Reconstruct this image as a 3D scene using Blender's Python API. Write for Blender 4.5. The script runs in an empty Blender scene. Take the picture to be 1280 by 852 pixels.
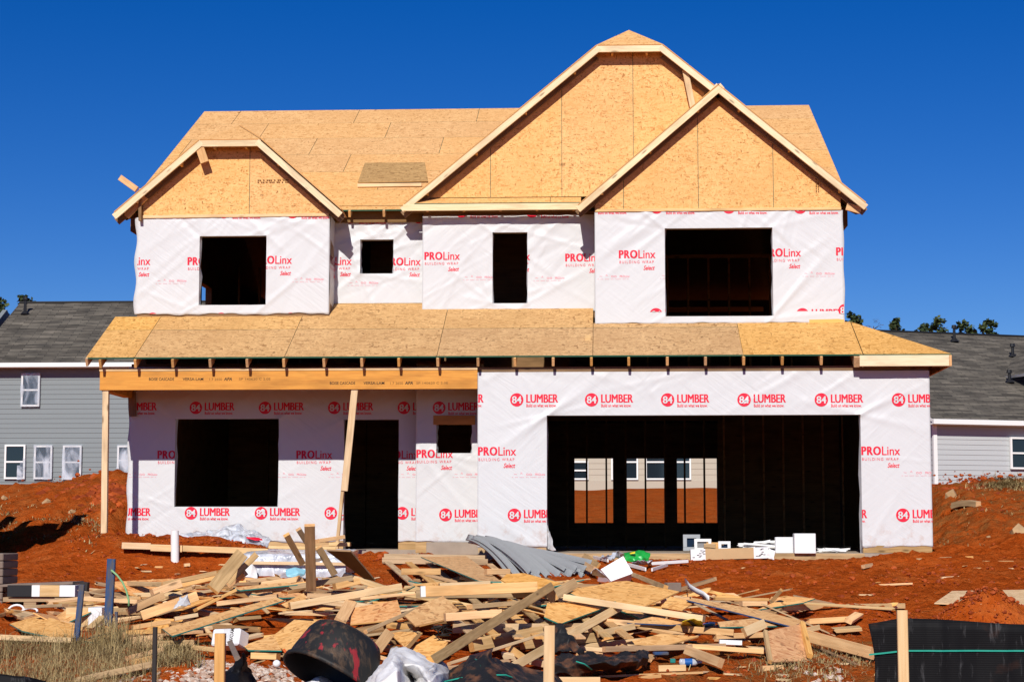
import bpy, bmesh, math, random, bisect
import numpy as np
from mathutils import Vector, Matrix, noise
random.seed(7)
R = math.radians
scene = bpy.context.scene
COL = scene.collection

# ------------------------------------------------------------------ camera
F = 2400.0                       # focal length in photo pixels (1280 wide)
TH, PH = R(2.79), R(5.69)        # the camera looks a little left and up
CAM = Vector((0.0, -30.0, 0.31))
RIGHT = Vector((math.cos(TH), math.sin(TH), 0))
FWD = Vector((-math.sin(TH)*math.cos(PH), math.cos(TH)*math.cos(PH), math.sin(PH)))
UP = RIGHT.cross(FWD)
cd = bpy.data.cameras.new('camera')
cam = bpy.data.objects.new('camera', cd)
COL.objects.link(cam)
cam.location = CAM
cam.rotation_euler = (R(90)+PH, 0, TH)
cd.lens = 36.0*F/1280.0
cd.sensor_width = 36.0
cd.clip_end = 6000
scene.camera = cam

def ray(u, v):
    return FWD*F + RIGHT*(u-640) + UP*(426-v)
def P(u, v, Y):
    """point seen at photo pixel (u,v) standing at distance Y behind the garage front"""
    d = ray(u, v)
    return CAM + d*((Y-CAM.y)/d.y)
def PX(u, Y): return P(u, 560, Y).x
def PZ(u, v, Y): return P(u, v, Y).z

# ------------------------------------------------------------------ materials
class NT:
    def __init__(s, name):
        s.m = bpy.data.materials.new(name); s.m.use_nodes = True
        s.t = s.m.node_tree; s.b = s.t.nodes['Principled BSDF']
        s.b.inputs['Roughness'].default_value = .8
        s.b.inputs['Specular IOR Level'].default_value = .25
    def n(s, typ, **kw):
        nd = s.t.nodes.new(typ)
        for k, v in kw.items():
            if k in nd.inputs: s.put(nd.inputs[k], v)
            else: setattr(nd, k, v)
        return nd
    def put(s, sock, v):
        if isinstance(v, bpy.types.NodeSocket): s.t.links.new(v, sock)
        elif isinstance(v, tuple) and len(v) == 3 and sock.type == 'RGBA': sock.default_value = (*v, 1)
        else: sock.default_value = v
    def coord(s, kind='Object'): return s.n('ShaderNodeTexCoord').outputs[kind]
    def map(s, vec, scale=(1,1,1), loc=None, rot=None):
        m = s.n('ShaderNodeMapping', Vector=vec); m.inputs['Scale'].default_value = scale
        if loc is not None: s.put(m.inputs['Location'], loc)
        if rot is not None: m.inputs['Rotation'].default_value = rot
        return m.outputs[0]
    def noise(s, vec, scale, detail=4, rough=.55, dist=0):
        return s.n('ShaderNodeTexNoise', Vector=vec, Scale=scale, Detail=detail, Roughness=rough, Distortion=dist).outputs['Fac']
    def ramp(s, fac, stops):
        r = s.n('ShaderNodeValToRGB', Fac=fac)
        e = r.color_ramp.elements
        while len(e) < len(stops): e.new(.5)
        for i, (p, c) in enumerate(stops):
            e[i].position = p
            e[i].color = (*c, 1) if isinstance(c, tuple) else (c, c, c, 1)
        return r.outputs['Color']
    def mix(s, fac, a, b, mode='MIX'):
        m = s.n('ShaderNodeMix', data_type='RGBA', blend_type=mode)
        s.put(m.inputs[0], fac); s.put(m.inputs[6], a); s.put(m.inputs[7], b)
        return m.outputs[2]
    def math(s, op, a, b=0.0):
        m = s.n('ShaderNodeMath', operation=op); s.put(m.inputs[0], a); s.put(m.inputs[1], b)
        return m.outputs[0]
    def rnd(s): return s.n('ShaderNodeObjectInfo').outputs['Random']
    def bump(s, h, strength=.3, dist=.01):
        b = s.n('ShaderNodeBump', Height=h, Strength=strength, Distance=dist)
        s.t.links.new(b.outputs[0], s.b.inputs['Normal'])
    def col(s, c): s.put(s.b.inputs['Base Color'], c)
    def set(s, **kw):
        for k, v in kw.items(): s.b.inputs[k.replace('_', ' ')].default_value = v
        return s

def plain(name, c, rough=.7, metal=0, spec=.25, nz=0.0, nscale=6.0):
    k = NT(name); k.set(Roughness=rough, Metallic=metal); k.b.inputs['Specular IOR Level'].default_value = spec
    if nz:
        f = k.noise(k.coord(), nscale, 5, .6)
        k.col(k.mix(f, tuple(x*(1-nz) for x in c), tuple(min(1, x*(1+nz)) for x in c)))
        k.bump(f, .15, .01)
    else: k.col(c)
    return k.m

def wood(name, light, dark, vary=.35, rough=.75, knots=True):
    k = NT(name); k.set(Roughness=rough)
    rn = k.rnd()
    off = k.n('ShaderNodeCombineXYZ'); k.put(off.inputs[0], k.math('MULTIPLY', rn, 37.0)); k.put(off.inputs[1], k.math('MULTIPLY', rn, 91.0))
    vec = k.map(k.coord(), (1, 1, 1), loc=off.outputs[0])
    g = k.noise(k.map(vec, (1.3, 26, 26)), 1.6, 5, .6, .6)
    c = k.ramp(g, [(.3, dark), (.62, light)])
    if knots:
        v = k.n('ShaderNodeTexVoronoi', Vector=k.map(vec, (2.2, 8, 8)), Scale=1.0)
        kn = k.ramp(v.outputs['Distance'], [(.07, 1.0), (.17, 0.0)])
        c = k.mix(k.math('MULTIPLY', kn, .75), c, tuple(x*.3 for x in dark))
    blot = k.noise(k.map(vec, (.8, 3, 3)), 1.7, 3)
    c = k.mix(k.math('MULTIPLY', k.ramp(blot, [(.48, 0.0), (.68, 1.0)]), .5), c, tuple(x*.5 for x in dark))
    hs = k.n('ShaderNodeHueSaturation', Color=c)
    r2 = k.math('FRACT', k.math('MULTIPLY', rn, 7.31))
    k.put(hs.inputs['Value'], k.math('ADD', k.math('MULTIPLY', rn, vary), 1.02-vary/2))
    k.put(hs.inputs['Saturation'], k.math('ADD', k.math('MULTIPLY', r2, .22), .85))
    k.col(hs.outputs[0]); k.bump(g, .25, .004)
    return k.m

def osb(name, light, mid, dark, scale=14.0, attr=True, streak=1.0):
    """oriented strand board: random flakes in two directions, a tint per sheet"""
    k = NT(name); k.set(Roughness=.8)
    vec = k.coord('UV')
    if not attr:
        rn = k.rnd(); off = k.n('ShaderNodeCombineXYZ'); k.put(off.inputs[0], k.math('MULTIPLY', rn, 31.0))
        vec = k.map(vec, (1, 1, 1), loc=off.outputs[0])
    wob = k.n('ShaderNodeTexNoise', Vector=vec, Scale=9.0, Detail=2.0)
    w = k.n('ShaderNodeVectorMath', operation='MULTIPLY_ADD'); k.put(w.inputs[0], wob.outputs['Color']); w.inputs[1].default_value = (.07, .07, 0); k.put(w.inputs[2], vec)
    vv = w.outputs[0]
    a = k.n('ShaderNodeTexVoronoi', Vector=k.map(vv, (scale*.45, scale*1.9*streak, 1), rot=(0, 0, .5)), Scale=1.0).outputs['Color']
    b = k.n('ShaderNodeTexVoronoi', Vector=k.map(vv, (scale*.6, scale*2.2*streak, 1), rot=(0, 0, -.35)), Scale=1.0).outputs['Color']
    d = k.n('ShaderNodeTexVoronoi', Vector=k.map(vv, (scale*1.7, scale*.5, 1), rot=(0, 0, .2)), Scale=1.0).outputs['Color']
    sel = k.noise(vec, scale*1.1, 2)
    fa = k.mix(k.ramp(sel, [(.42, 0.0), (.5, 1.0)]), a, b)
    fa = k.mix(k.ramp(k.noise(vec, scale*.8, 1), [(.52, 0.0), (.6, 1.0)]), fa, d)
    sep = k.n('ShaderNodeSeparateColor', Color=fa)
    c = k.ramp(sep.outputs[0], [(.0, dark), (.17, mid), (.62, light), (1.0, tuple(min(1, x*1.12) for x in light))])
    fl = k.ramp(sep.outputs[1], [(.93, 0.0), (.95, 1.0)])
    c = k.mix(k.math('MULTIPLY', fl, .55), c, tuple(x*.5 for x in dark))
    big = k.noise(vec, 1.1, 4)
    c = k.mix(k.math('MULTIPLY', k.ramp(big, [(.42, 0.0), (.7, 1.0)]), .55), c, mid)
    hs = k.n('ShaderNodeHueSaturation', Color=c)
    t = k.n('ShaderNodeAttribute', attribute_name='tint').outputs['Fac'] if attr else k.math('ADD', k.math('MULTIPLY', k.rnd(), .7), .25)
    k.put(hs.inputs['Value'], k.math('ADD', k.math('MULTIPLY', t, .34), .82))
    k.put(hs.inputs['Saturation'], k.math('ADD', k.math('MULTIPLY', t, .22), .86))
    k.col(hs.outputs[0]); k.bump(sep.outputs[2], .2, .003)
    return k.m

M = {}
M['pine'] = wood('pale_pine', (.74, .52, .27), (.62, .39, .17), .2)
M['cream'] = wood('cream_pine', (.84, .68, .43), (.74, .54, .30), .12)
M['stud'] = wood('scrap_pine', (.78, .46, .18), (.60, .31, .10), .45)
M['aged'] = wood('weathered_pine', (.54, .36, .175), (.36, .225, .10), .4)
M['inner'] = wood('shaded_framing', (.26, .15, .07), (.17, .095, .04), .2)  # framing wood with the interior's shade put into its colour
M['lvl'] = wood('orange_beam', (.66, .30, .055), (.56, .23, .04), .06, .55, knots=False)
M['endgrain'] = wood('sawn_end_grain', (.66, .36, .13), (.50, .24, .075), .3, knots=False)
M['osbwall'] = osb('osb_wall', (.74, .435, .18), (.655, .35, .125), (.38, .165, .05), 24)
M['osbroof'] = osb('osb_roof', (.70, .415, .18), (.60, .325, .125), (.36, .165, .05), 17, streak=1.5)
M['osblow'] = osb('osb_lower_roof', (.61, .36, .14), (.49, .265, .092), (.25, .12, .035), 16, streak=1.4)
M['osbscrap'] = osb('osb_scrap', (.76, .43, .155), (.66, .33, .10), (.40, .17, .045), 12, attr=False)
M['osbold'] = osb('weathered_osb', (.46, .285, .115), (.36, .21, .08), (.20, .105, .035), 15, attr=False)
M['brown'] = wood('weathered_shadow_wood', (.40, .235, .105), (.24, .13, .055), .4)  # weathered brown, darkened to stand in for shadow gaps in the heap
M['edge'] = plain('green_panel_edge', (.03, .12, .075), .7)
M['teal'] = plain('teal_panel_edge', (.015, .20, .17), .6)
M['osbpale'] = osb('pale_osb', (.80, .54, .27), (.72, .45, .20), (.48, .27, .10), 12, attr=False)
M['rawstud'] = wood('raw_wall_studs', (.62, .34, .13), (.45, .22, .08), .1)
M['osbred'] = osb('reddish_osb', (.68, .36, .15), (.57, .255, .09), (.40, .14, .05), 12, attr=False)
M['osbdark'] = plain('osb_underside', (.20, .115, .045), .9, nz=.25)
M['concrete'] = plain('concrete', (.33, .27, .21), .9, nz=.3, nscale=4)
M['trim'] = plain('white_trim', (.78, .78, .76), .5)
M['pvc'] = plain('white_pipe', (.78, .77, .75), .35, spec=.5)
M['foam'] = plain('white_foam', (.82, .82, .82), .6, nz=.03)
M['card'] = plain('cardboard', (.50, .33, .17), .8, nz=.12)
M['paper'] = plain('printed_paper', (.76, .76, .77), .6)
M['blk'] = plain('black_plastic', (.012, .012, .013), .45, spec=.4)
M['ink'] = plain('black_ink', (.03, .025, .02), .8)
M['fadeink'] = plain('faded_ink', (.20, .10, .03), .8)
M['red'] = plain('red_print', (.72, .014, .045), .55)
M['pinkprint'] = plain('faint_red_print', (.78, .28, .33), .55)
M['green'] = plain('green_bag', (.015, .38, .06), .35, spec=.5)
def bluemat():
    k = NT('worn_blue_paint'); k.set(Roughness=.6); v = k.coord()
    f = k.ramp(k.noise(k.map(v, (1.2, 6, 6)), 3.0, 5, .7), [(.45, 0.0), (.66, 1.0)])
    k.col(k.mix(f, (.018, .062, .17), (.10, .085, .075))); return k.m
M['blue'] = bluemat()
M['bluebag'] = plain('blue_bag', (.01, .10, .36), .4)
M['yellow'] = plain('yellow_bag', (.75, .55, .03), .45)
M['orange'] = plain('orange_plastic', (.8, .14, .02), .5)
M['cyan'] = plain('pale_blue_plastic', (.25, .52, .62), .45)
M['hose'] = plain('green_strap', (.22, .42, .2), .5)
M['stripe'] = plain('teal_thread', (.02, .30, .22), .5)
M['stone'] = plain('pale_stone', (.50, .38, .29), .9, nz=.35, nscale=14)
M['rock'] = plain('tan_rock', (.42, .27, .14), .9, nz=.3, nscale=8)
M['greyv'] = plain('grey_vinyl', (.33, .35, .36), .5, nz=.06)
M['steel'] = plain('dark_iron', (.03, .025, .022), .6)
M['block'] = plain('grey_brown_block', (.20, .15, .12), .9, nz=.3)
M['ladder'] = plain('yellow_fibreglass', (.62, .36, .02), .5)
M['glass'] = plain('window_glass', (.012, .02, .028), .06, spec=.6)
M['screen'] = plain('grey_window_screen', (.20, .20, .20), .7)

def wrapmat():
    k = NT('house_wrap'); k.set(Roughness=.42); k.b.inputs['Specular IOR Level'].default_value = .3
    v = k.coord(); flat = lambda r, s: k.map(k.map(v, (1, 1, 1), rot=(0, r, 0)), s)
    a = k.noise(flat(-.62, (.55, 1, 5.5)), 2.0, 4, .55, .5)
    b = k.noise(flat(.75, (.6, 1, 5.0)), 1.6, 4, .55, .5)
    wv = k.n('ShaderNodeTexWave', Vector=v, Scale=26.0, bands_direction='Z').outputs['Fac']
    sel = k.ramp(k.noise(v, .8, 2), [(.40, 0.0), (.62, 1.0)])
    h = k.math('ADD', k.mix(sel, a, b), k.math('MULTIPLY', wv, .012))
    dirt = k.ramp(k.noise(v, .9, 5, .65), [(.48, 0.0), (.8, 1.0)])
    wc = k.mix(k.math('MULTIPLY', dirt, .3), (.605, .615, .622), (.52, .51, .51))
    zz = k.n('ShaderNodeSeparateXYZ', Vector=v).outputs['Z']
    sp = k.math('MULTIPLY', k.ramp(zz, [(.12, 1.0), (.62, 0.0)]), k.ramp(k.noise(v, 5.5, 6, .75), [(.50, 0.0), (.68, 1.0)]))
    k.col(k.mix(k.math('MULTIPLY', sp, .5), wc, (.42, .20, .10)))
    k.bump(h, .27, .035)
    return k.m
M['wrap'] = wrapmat()
def filmmat(name, lo, hi, a0, a1, sc_=2.2):
    k = NT(name); k.set(Roughness=.22); k.b.inputs['Specular IOR Level'].default_value = .6
    v = k.coord(); a = k.noise(k.map(v, (2.2, 2.2, 1.1)), sc_, 3, .55, 1.2)
    k.col(k.ramp(a, [(.38, lo), (.66, hi)])); k.bump(a, .8, .06)
    k.put(k.b.inputs['Alpha'], k.ramp(a, [(.36, a0), (.64, a1)]))
    return k.m
M['winfilm'] = filmmat('window_film', (.40, .46, .56), (.62, .66, .72), .15, .8, .75)
M['film'] = filmmat('clear_film', (.46, .50, .58), (.76, .78, .82), .7, .98)
def sackmat():
    k = NT('white_sack'); k.set(Roughness=.6); v = k.coord()
    a = k.noise(v, 9, 4); k.col(k.mix(k.ramp(a, [(.4, 0.0), (.75, 1.0)]), (.76, .76, .76), (.60, .56, .52))); k.bump(a, .25, .02)
    return k.m
M['sack'] = sackmat()
def clothmat():
    k = NT('black_silt_cloth'); k.set(Roughness=.65); k.b.inputs['Specular IOR Level'].default_value = .12; v = k.coord()
    w = k.n('ShaderNodeTexWave', Vector=v, Scale=30.0, Distortion=.6, bands_direction='Z').outputs['Fac']
    s = k.ramp(k.noise(k.map(v, (9, 9, 1.6)), 3.2, 5, .7), [(.57, 0.0), (.80, 1.0)])
    rows = k.ramp(k.noise(k.map(v, (.3, .3, 5)), 2.0, 2), [(.45, 0.0), (.6, 1.0)])
    c = k.mix(k.math('MULTIPLY', k.math('MULTIPLY', s, rows), .75), (.0055, .0055, .0065), (.13, .13, .135))
    mud = k.ramp(k.noise(v, 5, 4), [(.62, 0.0), (.72, 1.0)])
    k.col(k.mix(k.math('MULTIPLY', mud, .10), c, (.2, .07, .03))); k.bump(w, .15, .003)
    return k.m
M['cloth'] = clothmat()
def muddycloth():
    k = NT('muddy_black_cloth'); k.set(Roughness=.6); v = k.coord()
    mud = k.ramp(k.noise(v, 5.5, 5, .6), [(.5, 0.0), (.68, 1.0)])
    k.col(k.mix(mud, (.014, .014, .015), (.20, .085, .04))); k.bump(k.noise(v, 22, 3), .4, .02)
    return k.m
M['mudcloth'] = muddycloth()
def tubmat():
    k = NT('scuffed_black_rubber'); k.set(Roughness=.55); v = k.coord()
    sc = k.ramp(k.noise(k.map(v, (9, 9, 2.2)), 1.6, 5, .65), [(.5, 0.0), (.72, 1.0)])
    c = k.mix(k.math('MULTIPLY', sc, .6), (.016, .016, .016), (.17, .10, .055))
    red = k.ramp(k.noise(k.map(v, (7.5, 7.5, 1.3)), 1.5, 3, .5), [(.585, 0.0), (.63, 1.0)])
    k.col(k.mix(k.math('MULTIPLY', red, .7), c, (.34, .02, .03))); k.bump(sc, .3, .01)
    return k.m
M['tub'] = tubmat()
def dirtmat():
    k = NT('red_clay'); k.set(Roughness=1.0); k.b.inputs['Specular IOR Level'].default_value = .0
    v = k.coord()
    a = k.noise(v, .45, 6, .6); b = k.noise(v, 3.1, 7, .68); d = k.noise(v, 17, 4, .7)
    c = k.ramp(b, [(.30, (.24, .038, .005)), (.50, (.42, .073, .009)), (.70, (.53, .118, .022))])
    c = k.mix(k.math('MULTIPLY', k.ramp(a, [(.42, 0.0), (.68, 1.0)]), .45), c, (.24, .048, .009))
    c = k.mix(k.math('MULTIPLY', k.ramp(k.noise(v, .9, 5, .7), [(.55, 0.0), (.7, 1.0)]), .45), c, (.60, .18, .045))
    c = k.mix(k.math('MULTIPLY', k.ramp(d, [(.5, 0.0), (.75, 1.0)]), .35), c, (.56, .14, .03))
    sp = k.noise(v, 31, 3, .75)
    c = k.mix(k.math('MULTIPLY', k.ramp(sp, [(.30, 1.0), (.44, 0.0)]), .75), c, (.085, .016, .003))
    c = k.mix(k.math('MULTIPLY', k.ramp(k.noise(v, 24, 2, .6), [(.69, 0.0), (.74, 1.0)]), .7), c, (.62, .30, .13))
    # straw and dry weeds over the far banks
    g = k.n('ShaderNodeAttribute', attribute_name='straw').outputs['Fac']
    gm = k.math('MULTIPLY', g, k.ramp(k.noise(v, 2.2, 8, .8), [(.42, 0.0), (.62, 1.0)]))
    c = k.mix(gm, c, (.20, .11, .035))
    k.col(c)
    k.bump(k.math('ADD', k.math('MULTIPLY', b, 1.0), k.math('MULTIPLY', d, .35)), 1.0, .13)
    return k.m
M['dirt'] = dirtmat()
def shingle():
    k = NT('grey_shingles'); k.set(Roughness=.9); v = k.coord('UV')
    br = k.n('ShaderNodeTexBrick', Vector=v, Scale=1.0, offset=.37); br.inputs['Brick Width'].default_value = .85; br.inputs['Row Height'].default_value = .16
    br.inputs['Mortar Size'].default_value = .012; br.inputs['Bias'].default_value = 0.0
    br.inputs['Color1'].default_value = (.10, .091, .078, 1); br.inputs['Color2'].default_value = (.20, .184, .158, 1); br.inputs['Mortar'].default_value = (.03, .03, .03, 1)
    n = k.noise(k.map(v, (.5, 1.6, 1)), 1.6, 5, .65)
    k.col(k.mix(.8, br.outputs['Color'], k.ramp(n, [(.34, (.12, .115, .107)), (.66, (.52, .49, .44))]), 'OVERLAY')); k.bump(br.outputs['Fac'], -.4, .02)
    return k.m
M['shingle'] = shingle()
def siding(name, c):
    k = NT(name); k.set(Roughness=.6); v = k.coord()
    n = k.noise(k.map(v, (.3, .3, 3)), 1.5, 3); k.col(k.mix(k.math('MULTIPLY', n, .25), c, tuple(x*.75 for x in c)))
    return k.m
M['sidegrey'] = siding('blue_grey_siding', (.205, .232, .240))
M['sidelight'] = siding('light_grey_siding', (.45, .47, .475))
M['sidebeige'] = siding('beige_siding', (.44, .39, .31))
def leafmat(name, a, b):
    k = NT(name); k.set(Roughness=.7)
    rn = k.n('ShaderNodeAttribute', attribute_name='tint').outputs['Fac']
    k.col(k.mix(rn, a, b)); return k.m
M['leaf'] = leafmat('pine_foliage', (.016, .032, .011), (.075, .10, .035))
M['bark'] = plain('bark', (.09, .06, .04), .9, nz=.3)
M['straw'] = leafmat('dry_grass', (.14, .095, .035), (.52, .39, .18))
M['gravel'] = leafmat('gravel', (.30, .15, .08), (.66, .56, .47))
M['clod'] = leafmat('clay_clods', (.20, .032, .006), (.44, .085, .014))

# ------------------------------------------------------------------ mesh helpers
def meta(o, label=None, cat=None, group=None, kind=None):
    if label: o['label'] = label
    if cat: o['category'] = cat
    if group: o['group'] = group
    if kind or label: o['kind'] = kind or 'thing'
    return o

def empty(name, loc, label, cat, group=None, rz=0):
    o = bpy.data.objects.new(name, None); COL.objects.link(o)
    o.location = loc; o.rotation_euler = (0, 0, rz); o.empty_display_size = .2
    return meta(o, label, cat, group)

def link(name, me, mats, parent=None, mat4=None, smooth=False):
    o = bpy.data.objects.new(name, me); COL.objects.link(o)
    for m in (mats if isinstance(mats, (list, tuple)) else [mats]): me.materials.append(M[m] if isinstance(m, str) else m)
    if mat4 is not None: o.matrix_world = mat4
    if parent is not None:
        o.parent = parent
        pw = Matrix.LocRotScale(parent.location, parent.rotation_euler, parent.scale)
        if parent.parent: pw = parent.parent.matrix_basis @ parent.matrix_parent_inverse @ pw
        o.matrix_parent_inverse = pw.inverted()
    if smooth:
        for p in me.polygons: p.use_smooth = True
    return o

class MB:
    """collects geometry for ONE mesh"""
    def __init__(s): s.v = []; s.f = []; s.mi = []; s.uv = []; s.tint = []
    def face(s, pts, mi=0, uv=None, tint=.5):
        i = len(s.v); s.v += [tuple(p) for p in pts]; s.f.append(tuple(range(i, i+len(pts))))
        s.mi.append(mi); s.uv.append(uv or [(0, 0)]*len(pts)); s.tint.append(tint)
    def box(s, a, b, mi=0, tint=.5):
        (x0, y0, z0), (x1, y1, z1) = a, b
        c = [Vector((x, y, z)) for z in (z0, z1) for y in (y0, y1) for x in (x0, x1)]
        s.hexa(c, mi, tint)
    def hexa(s, c, mi=0, tint=.5):
        for q in ((0, 2, 3, 1), (4, 5, 7, 6), (0, 1, 5, 4), (2, 6, 7, 3), (0, 4, 6, 2), (1, 3, 7, 5)):
            p = [c[k] for k in q]
            e1 = (p[1]-p[0]); e2 = (p[3]-p[0]); l1, l2 = e1.length, e2.length
            s.face(p, mi, [(0, 0), (l1, 0), (l1, l2), (0, l2)], tint)
    def beam(s, p0, p1, w, t, up=Vector((0, 0, 1)), mi=0, tint=.5, ext=0.0):
        """bar from p0 to p1; w is its size along up, t its size sideways"""
        p0, p1 = Vector(p0), Vector(p1); ax = (p1-p0).normalized(); p0 = p0-ax*ext; p1 = p1+ax*ext
        sd = ax.cross(Vector(up)).normalized(); u = sd.cross(ax).normalized()
        c = [q+sd*(a*t/2)+u*(b*w/2) for b in (-1, 1) for a in (-1, 1) for q in (p0, p1)]
        s.hexa(c, mi, tint)
    def tube(s, pts, r, n=8, mi=0, cap=True):
        pts = [Vector(p) for p in pts]; rs = r if isinstance(r, (list, tuple)) else [r]*len(pts); rings = []
        for i, p in enumerate(pts):
            d = (pts[min(i+1, len(pts)-1)]-pts[max(i-1, 0)]).normalized()
            a = d.cross(Vector((0, 0, 1)) if abs(d.z) < .9 else Vector((1, 0, 0))).normalized(); b = d.cross(a)
            rings.append([p+(a*math.cos(2*math.pi*k/n)+b*math.sin(2*math.pi*k/n))*rs[i] for k in range(n)])
        for i in range(len(rings)-1):
            for k in range(n): s.face([rings[i][k], rings[i][(k+1) % n], rings[i+1][(k+1) % n], rings[i+1][k]], mi)
        if cap: s.face(rings[0][::-1], mi); s.face(rings[-1], mi)
    def poly(s, pts, thick, nrm, mi=0, mi_edge=None, uvf=None, tint=.5, mi_bot=None):
        """flat polygon extruded down by thick against nrm"""
        lo = [Vector(p)-Vector(nrm)*thick for p in pts]; pts = [Vector(p) for p in pts]
        uv = [uvf(p) for p in pts] if uvf else None
        s.face(pts, mi, uv, tint); s.face(lo[::-1], mi if mi_bot is None else mi_bot, uv[::-1] if uv else None, tint)
        for i in range(len(pts)):
            j = (i+1) % len(pts)
            s.face([pts[i], lo[i], lo[j], pts[j]], mi if mi_edge is None else mi_edge, None, tint)
    def build(s, name, mats, parent=None, smooth=False, weld=False, mat4=None):
        me = bpy.data.meshes.new(name); inv = mat4.inverted() if mat4 is not None else None
        vs = [tuple(inv @ Vector(p)) for p in s.v] if inv is not None else s.v
        me.from_pydata(vs, [], s.f)
        me.polygons.foreach_set('material_index', s.mi)
        uvl = me.uv_layers.new(name='UVMap'); flat = [c for f in s.uv for p in f for c in p]
        uvl.data.foreach_set('uv', flat)
        at = me.attributes.new('tint', 'FLOAT', 'FACE'); at.data.foreach_set('value', s.tint)
        if weld or smooth:
            bm = bmesh.new(); bm.from_mesh(me); bmesh.ops.remove_doubles(bm, verts=bm.verts, dist=1e-4); bmesh.ops.recalc_face_normals(bm, faces=bm.faces); bm.to_mesh(me); bm.free()
        me.update()
        return link(name, me, mats, parent, mat4, smooth)

def bar(name, p0, p1, w, t, mat, parent=None, up=(0, 0, 1), roll=0.0, bow=0.0, mats2=None, chips=False):
    """a length of lumber as one object, its X axis along the grain"""
    p0, p1 = Vector(p0), Vector(p1); ax = (p1-p0); L = ax.length; ax.normalize()
    upv = Vector(up)
    if abs(ax.dot(upv)) > .97: upv = Vector((0, 1, 0))
    sd = ax.cross(upv).normalized(); u = sd.cross(ax).normalized()
    if roll:
        q = Matrix.Rotation(roll, 3, ax); sd = q @ sd; u = q @ u
    m4 = Matrix((( ax.x, sd.x, u.x, (p0.x+p1.x)/2), (ax.y, sd.y, u.y, (p0.y+p1.y)/2), (ax.z, sd.z, u.z, (p0.z+p1.z)/2), (0, 0, 0, 1)))
    bm = bmesh.new(); n = 3 if bow else 1; rings = []
    bev = min(.004, w*.12, t*.12)
    for i in range(n+1):
        x = -L/2+L*i/n; dz = bow*(1-(2*i/n-1)**2)
        pr = [(-t/2+bev, -w/2), (t/2-bev, -w/2), (t/2, -w/2+bev), (t/2, w/2-bev), (t/2-bev, w/2), (-t/2+bev, w/2), (-t/2, w/2-bev), (-t/2, -w/2+bev)]
        sk = [random.uniform(-.03, .03) if chips and i in (0, n) else 0 for _ in pr]
        rings.append([bm.verts.new((x+k, a, b+dz)) for (a, b), k in zip(pr, sk)])
    for i in range(n):
        for k in range(8): bm.faces.new([rings[i][k], rings[i][(k+1) % 8], rings[i+1][(k+1) % 8], rings[i+1][k]])
    e1 = bm.faces.new(rings[0][::-1]); e2 = bm.faces.new(rings[-1])
    if isinstance(mat, str) and mat in ('pine', 'stud', 'aged', 'cream', 'brown') : e1.material_index = e2.material_index = 1; mat = [mat, 'endgrain']
    bmesh.ops.recalc_face_normals(bm, faces=bm.faces)
    me = bpy.data.meshes.new(name); bm.to_mesh(me); bm.free()
    return link(name, me, mat, parent, m4)

def clip(poly, nx, ny, d):
    """keep the side nx*x+ny*y<=d of a 2-D polygon"""
    out = []
    for i in range(len(poly)):
        a, b = poly[i], poly[(i+1) % len(poly)]
        da, db = nx*a[0]+ny*a[1]-d, nx*b[0]+ny*b[1]-d
        if da <= 0: out.append(a)
        if (da < 0 < db) or (db < 0 < da):
            t = da/(da-db); out.append((a[0]+(b[0]-a[0])*t, a[1]+(b[1]-a[1])*t))
    return out
def cliprect(poly, x0, x1, y0, y1):
    for c in ((-1, 0, -x0), (1, 0, x1), (0, -1, -y0), (0, 1, y1)):
        poly = clip(poly, *c)
        if len(poly) < 3: return []
    return poly

def sheathe(name, pts, mats, parent, rows=1.22, cols=2.44, thick=.014, gap=.009, edge0=0.0, vertical=False, seed=0, tints=None, offs=None, ea=None, rowoff=0.0, edge='edge'):
    """a plane covered by OSB sheets with thin gaps between them, over a backing layer"""
    rnd = random.Random(seed); pts = [Vector(p) for p in pts]
    nrm = (pts[1]-pts[0]).cross(pts[2]-pts[0]).normalized()
    if nrm.z < -1e-4 or (abs(nrm.z) < 1e-4 and nrm.y > 0): pts = pts[::-1]; nrm = -nrm
    ea = Vector(ea) if ea is not None else Vector((1, 0, 0))
    ea = (ea-nrm*ea.dot(nrm)).normalized(); eb = nrm.cross(ea); o = pts[0]
    if eb.z < 0: eb = -eb; ea = -ea
    P2 = [((p-o).dot(ea), (p-o).dot(eb)) for p in pts]
    amin, amax = min(p[0] for p in P2), max(p[0] for p in P2); bmin, bmax = min(p[1] for p in P2), max(p[1] for p in P2)
    mb = MB(); to3 = lambda q, h=0: o+ea*q[0]+eb*q[1]+nrm*h
    area = sum(P2[i][0]*P2[(i+1) % len(P2)][1]-P2[(i+1) % len(P2)][0]*P2[i][1] for i in range(len(P2)))
    if area < 0: P2 = P2[::-1]
    nr = int((bmax-bmin-rowoff)/rows)+2; r = 0
    for r in range(-1 if rowoff else 0, nr):
        b0, b1 = bmin+rowoff+r*rows, bmin+rowoff+(r+1)*rows
        off = (offs[r % len(offs)] if offs else (.0 if r % 2 == 0 else cols/2))
        nc = int((amax-amin)/cols)+3
        for c in range(-1, nc):
            a0 = amin+edge0+off+(c-1)*cols
            q = cliprect(P2, a0+gap/2, a0+cols-gap/2, b0+gap/2, b1-gap/2)
            if len(q) < 3: continue
            t = rnd.random() if tints is None else tints(r, c, rnd)
            mb.poly([to3(p) for p in q], thick, nrm, 0, 1, lambda p: ((p-o).dot(ea)+31*seed, (p-o).dot(eb)), t, 2)
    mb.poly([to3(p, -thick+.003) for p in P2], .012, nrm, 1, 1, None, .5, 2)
    ob = mb.build(name, list(mats)+[edge, 'osbdark'], parent)
    return ob

def nz(x, y, s, seed=0.0): return noise.noise((x*s+seed, y*s-seed*.7, seed))
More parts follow.
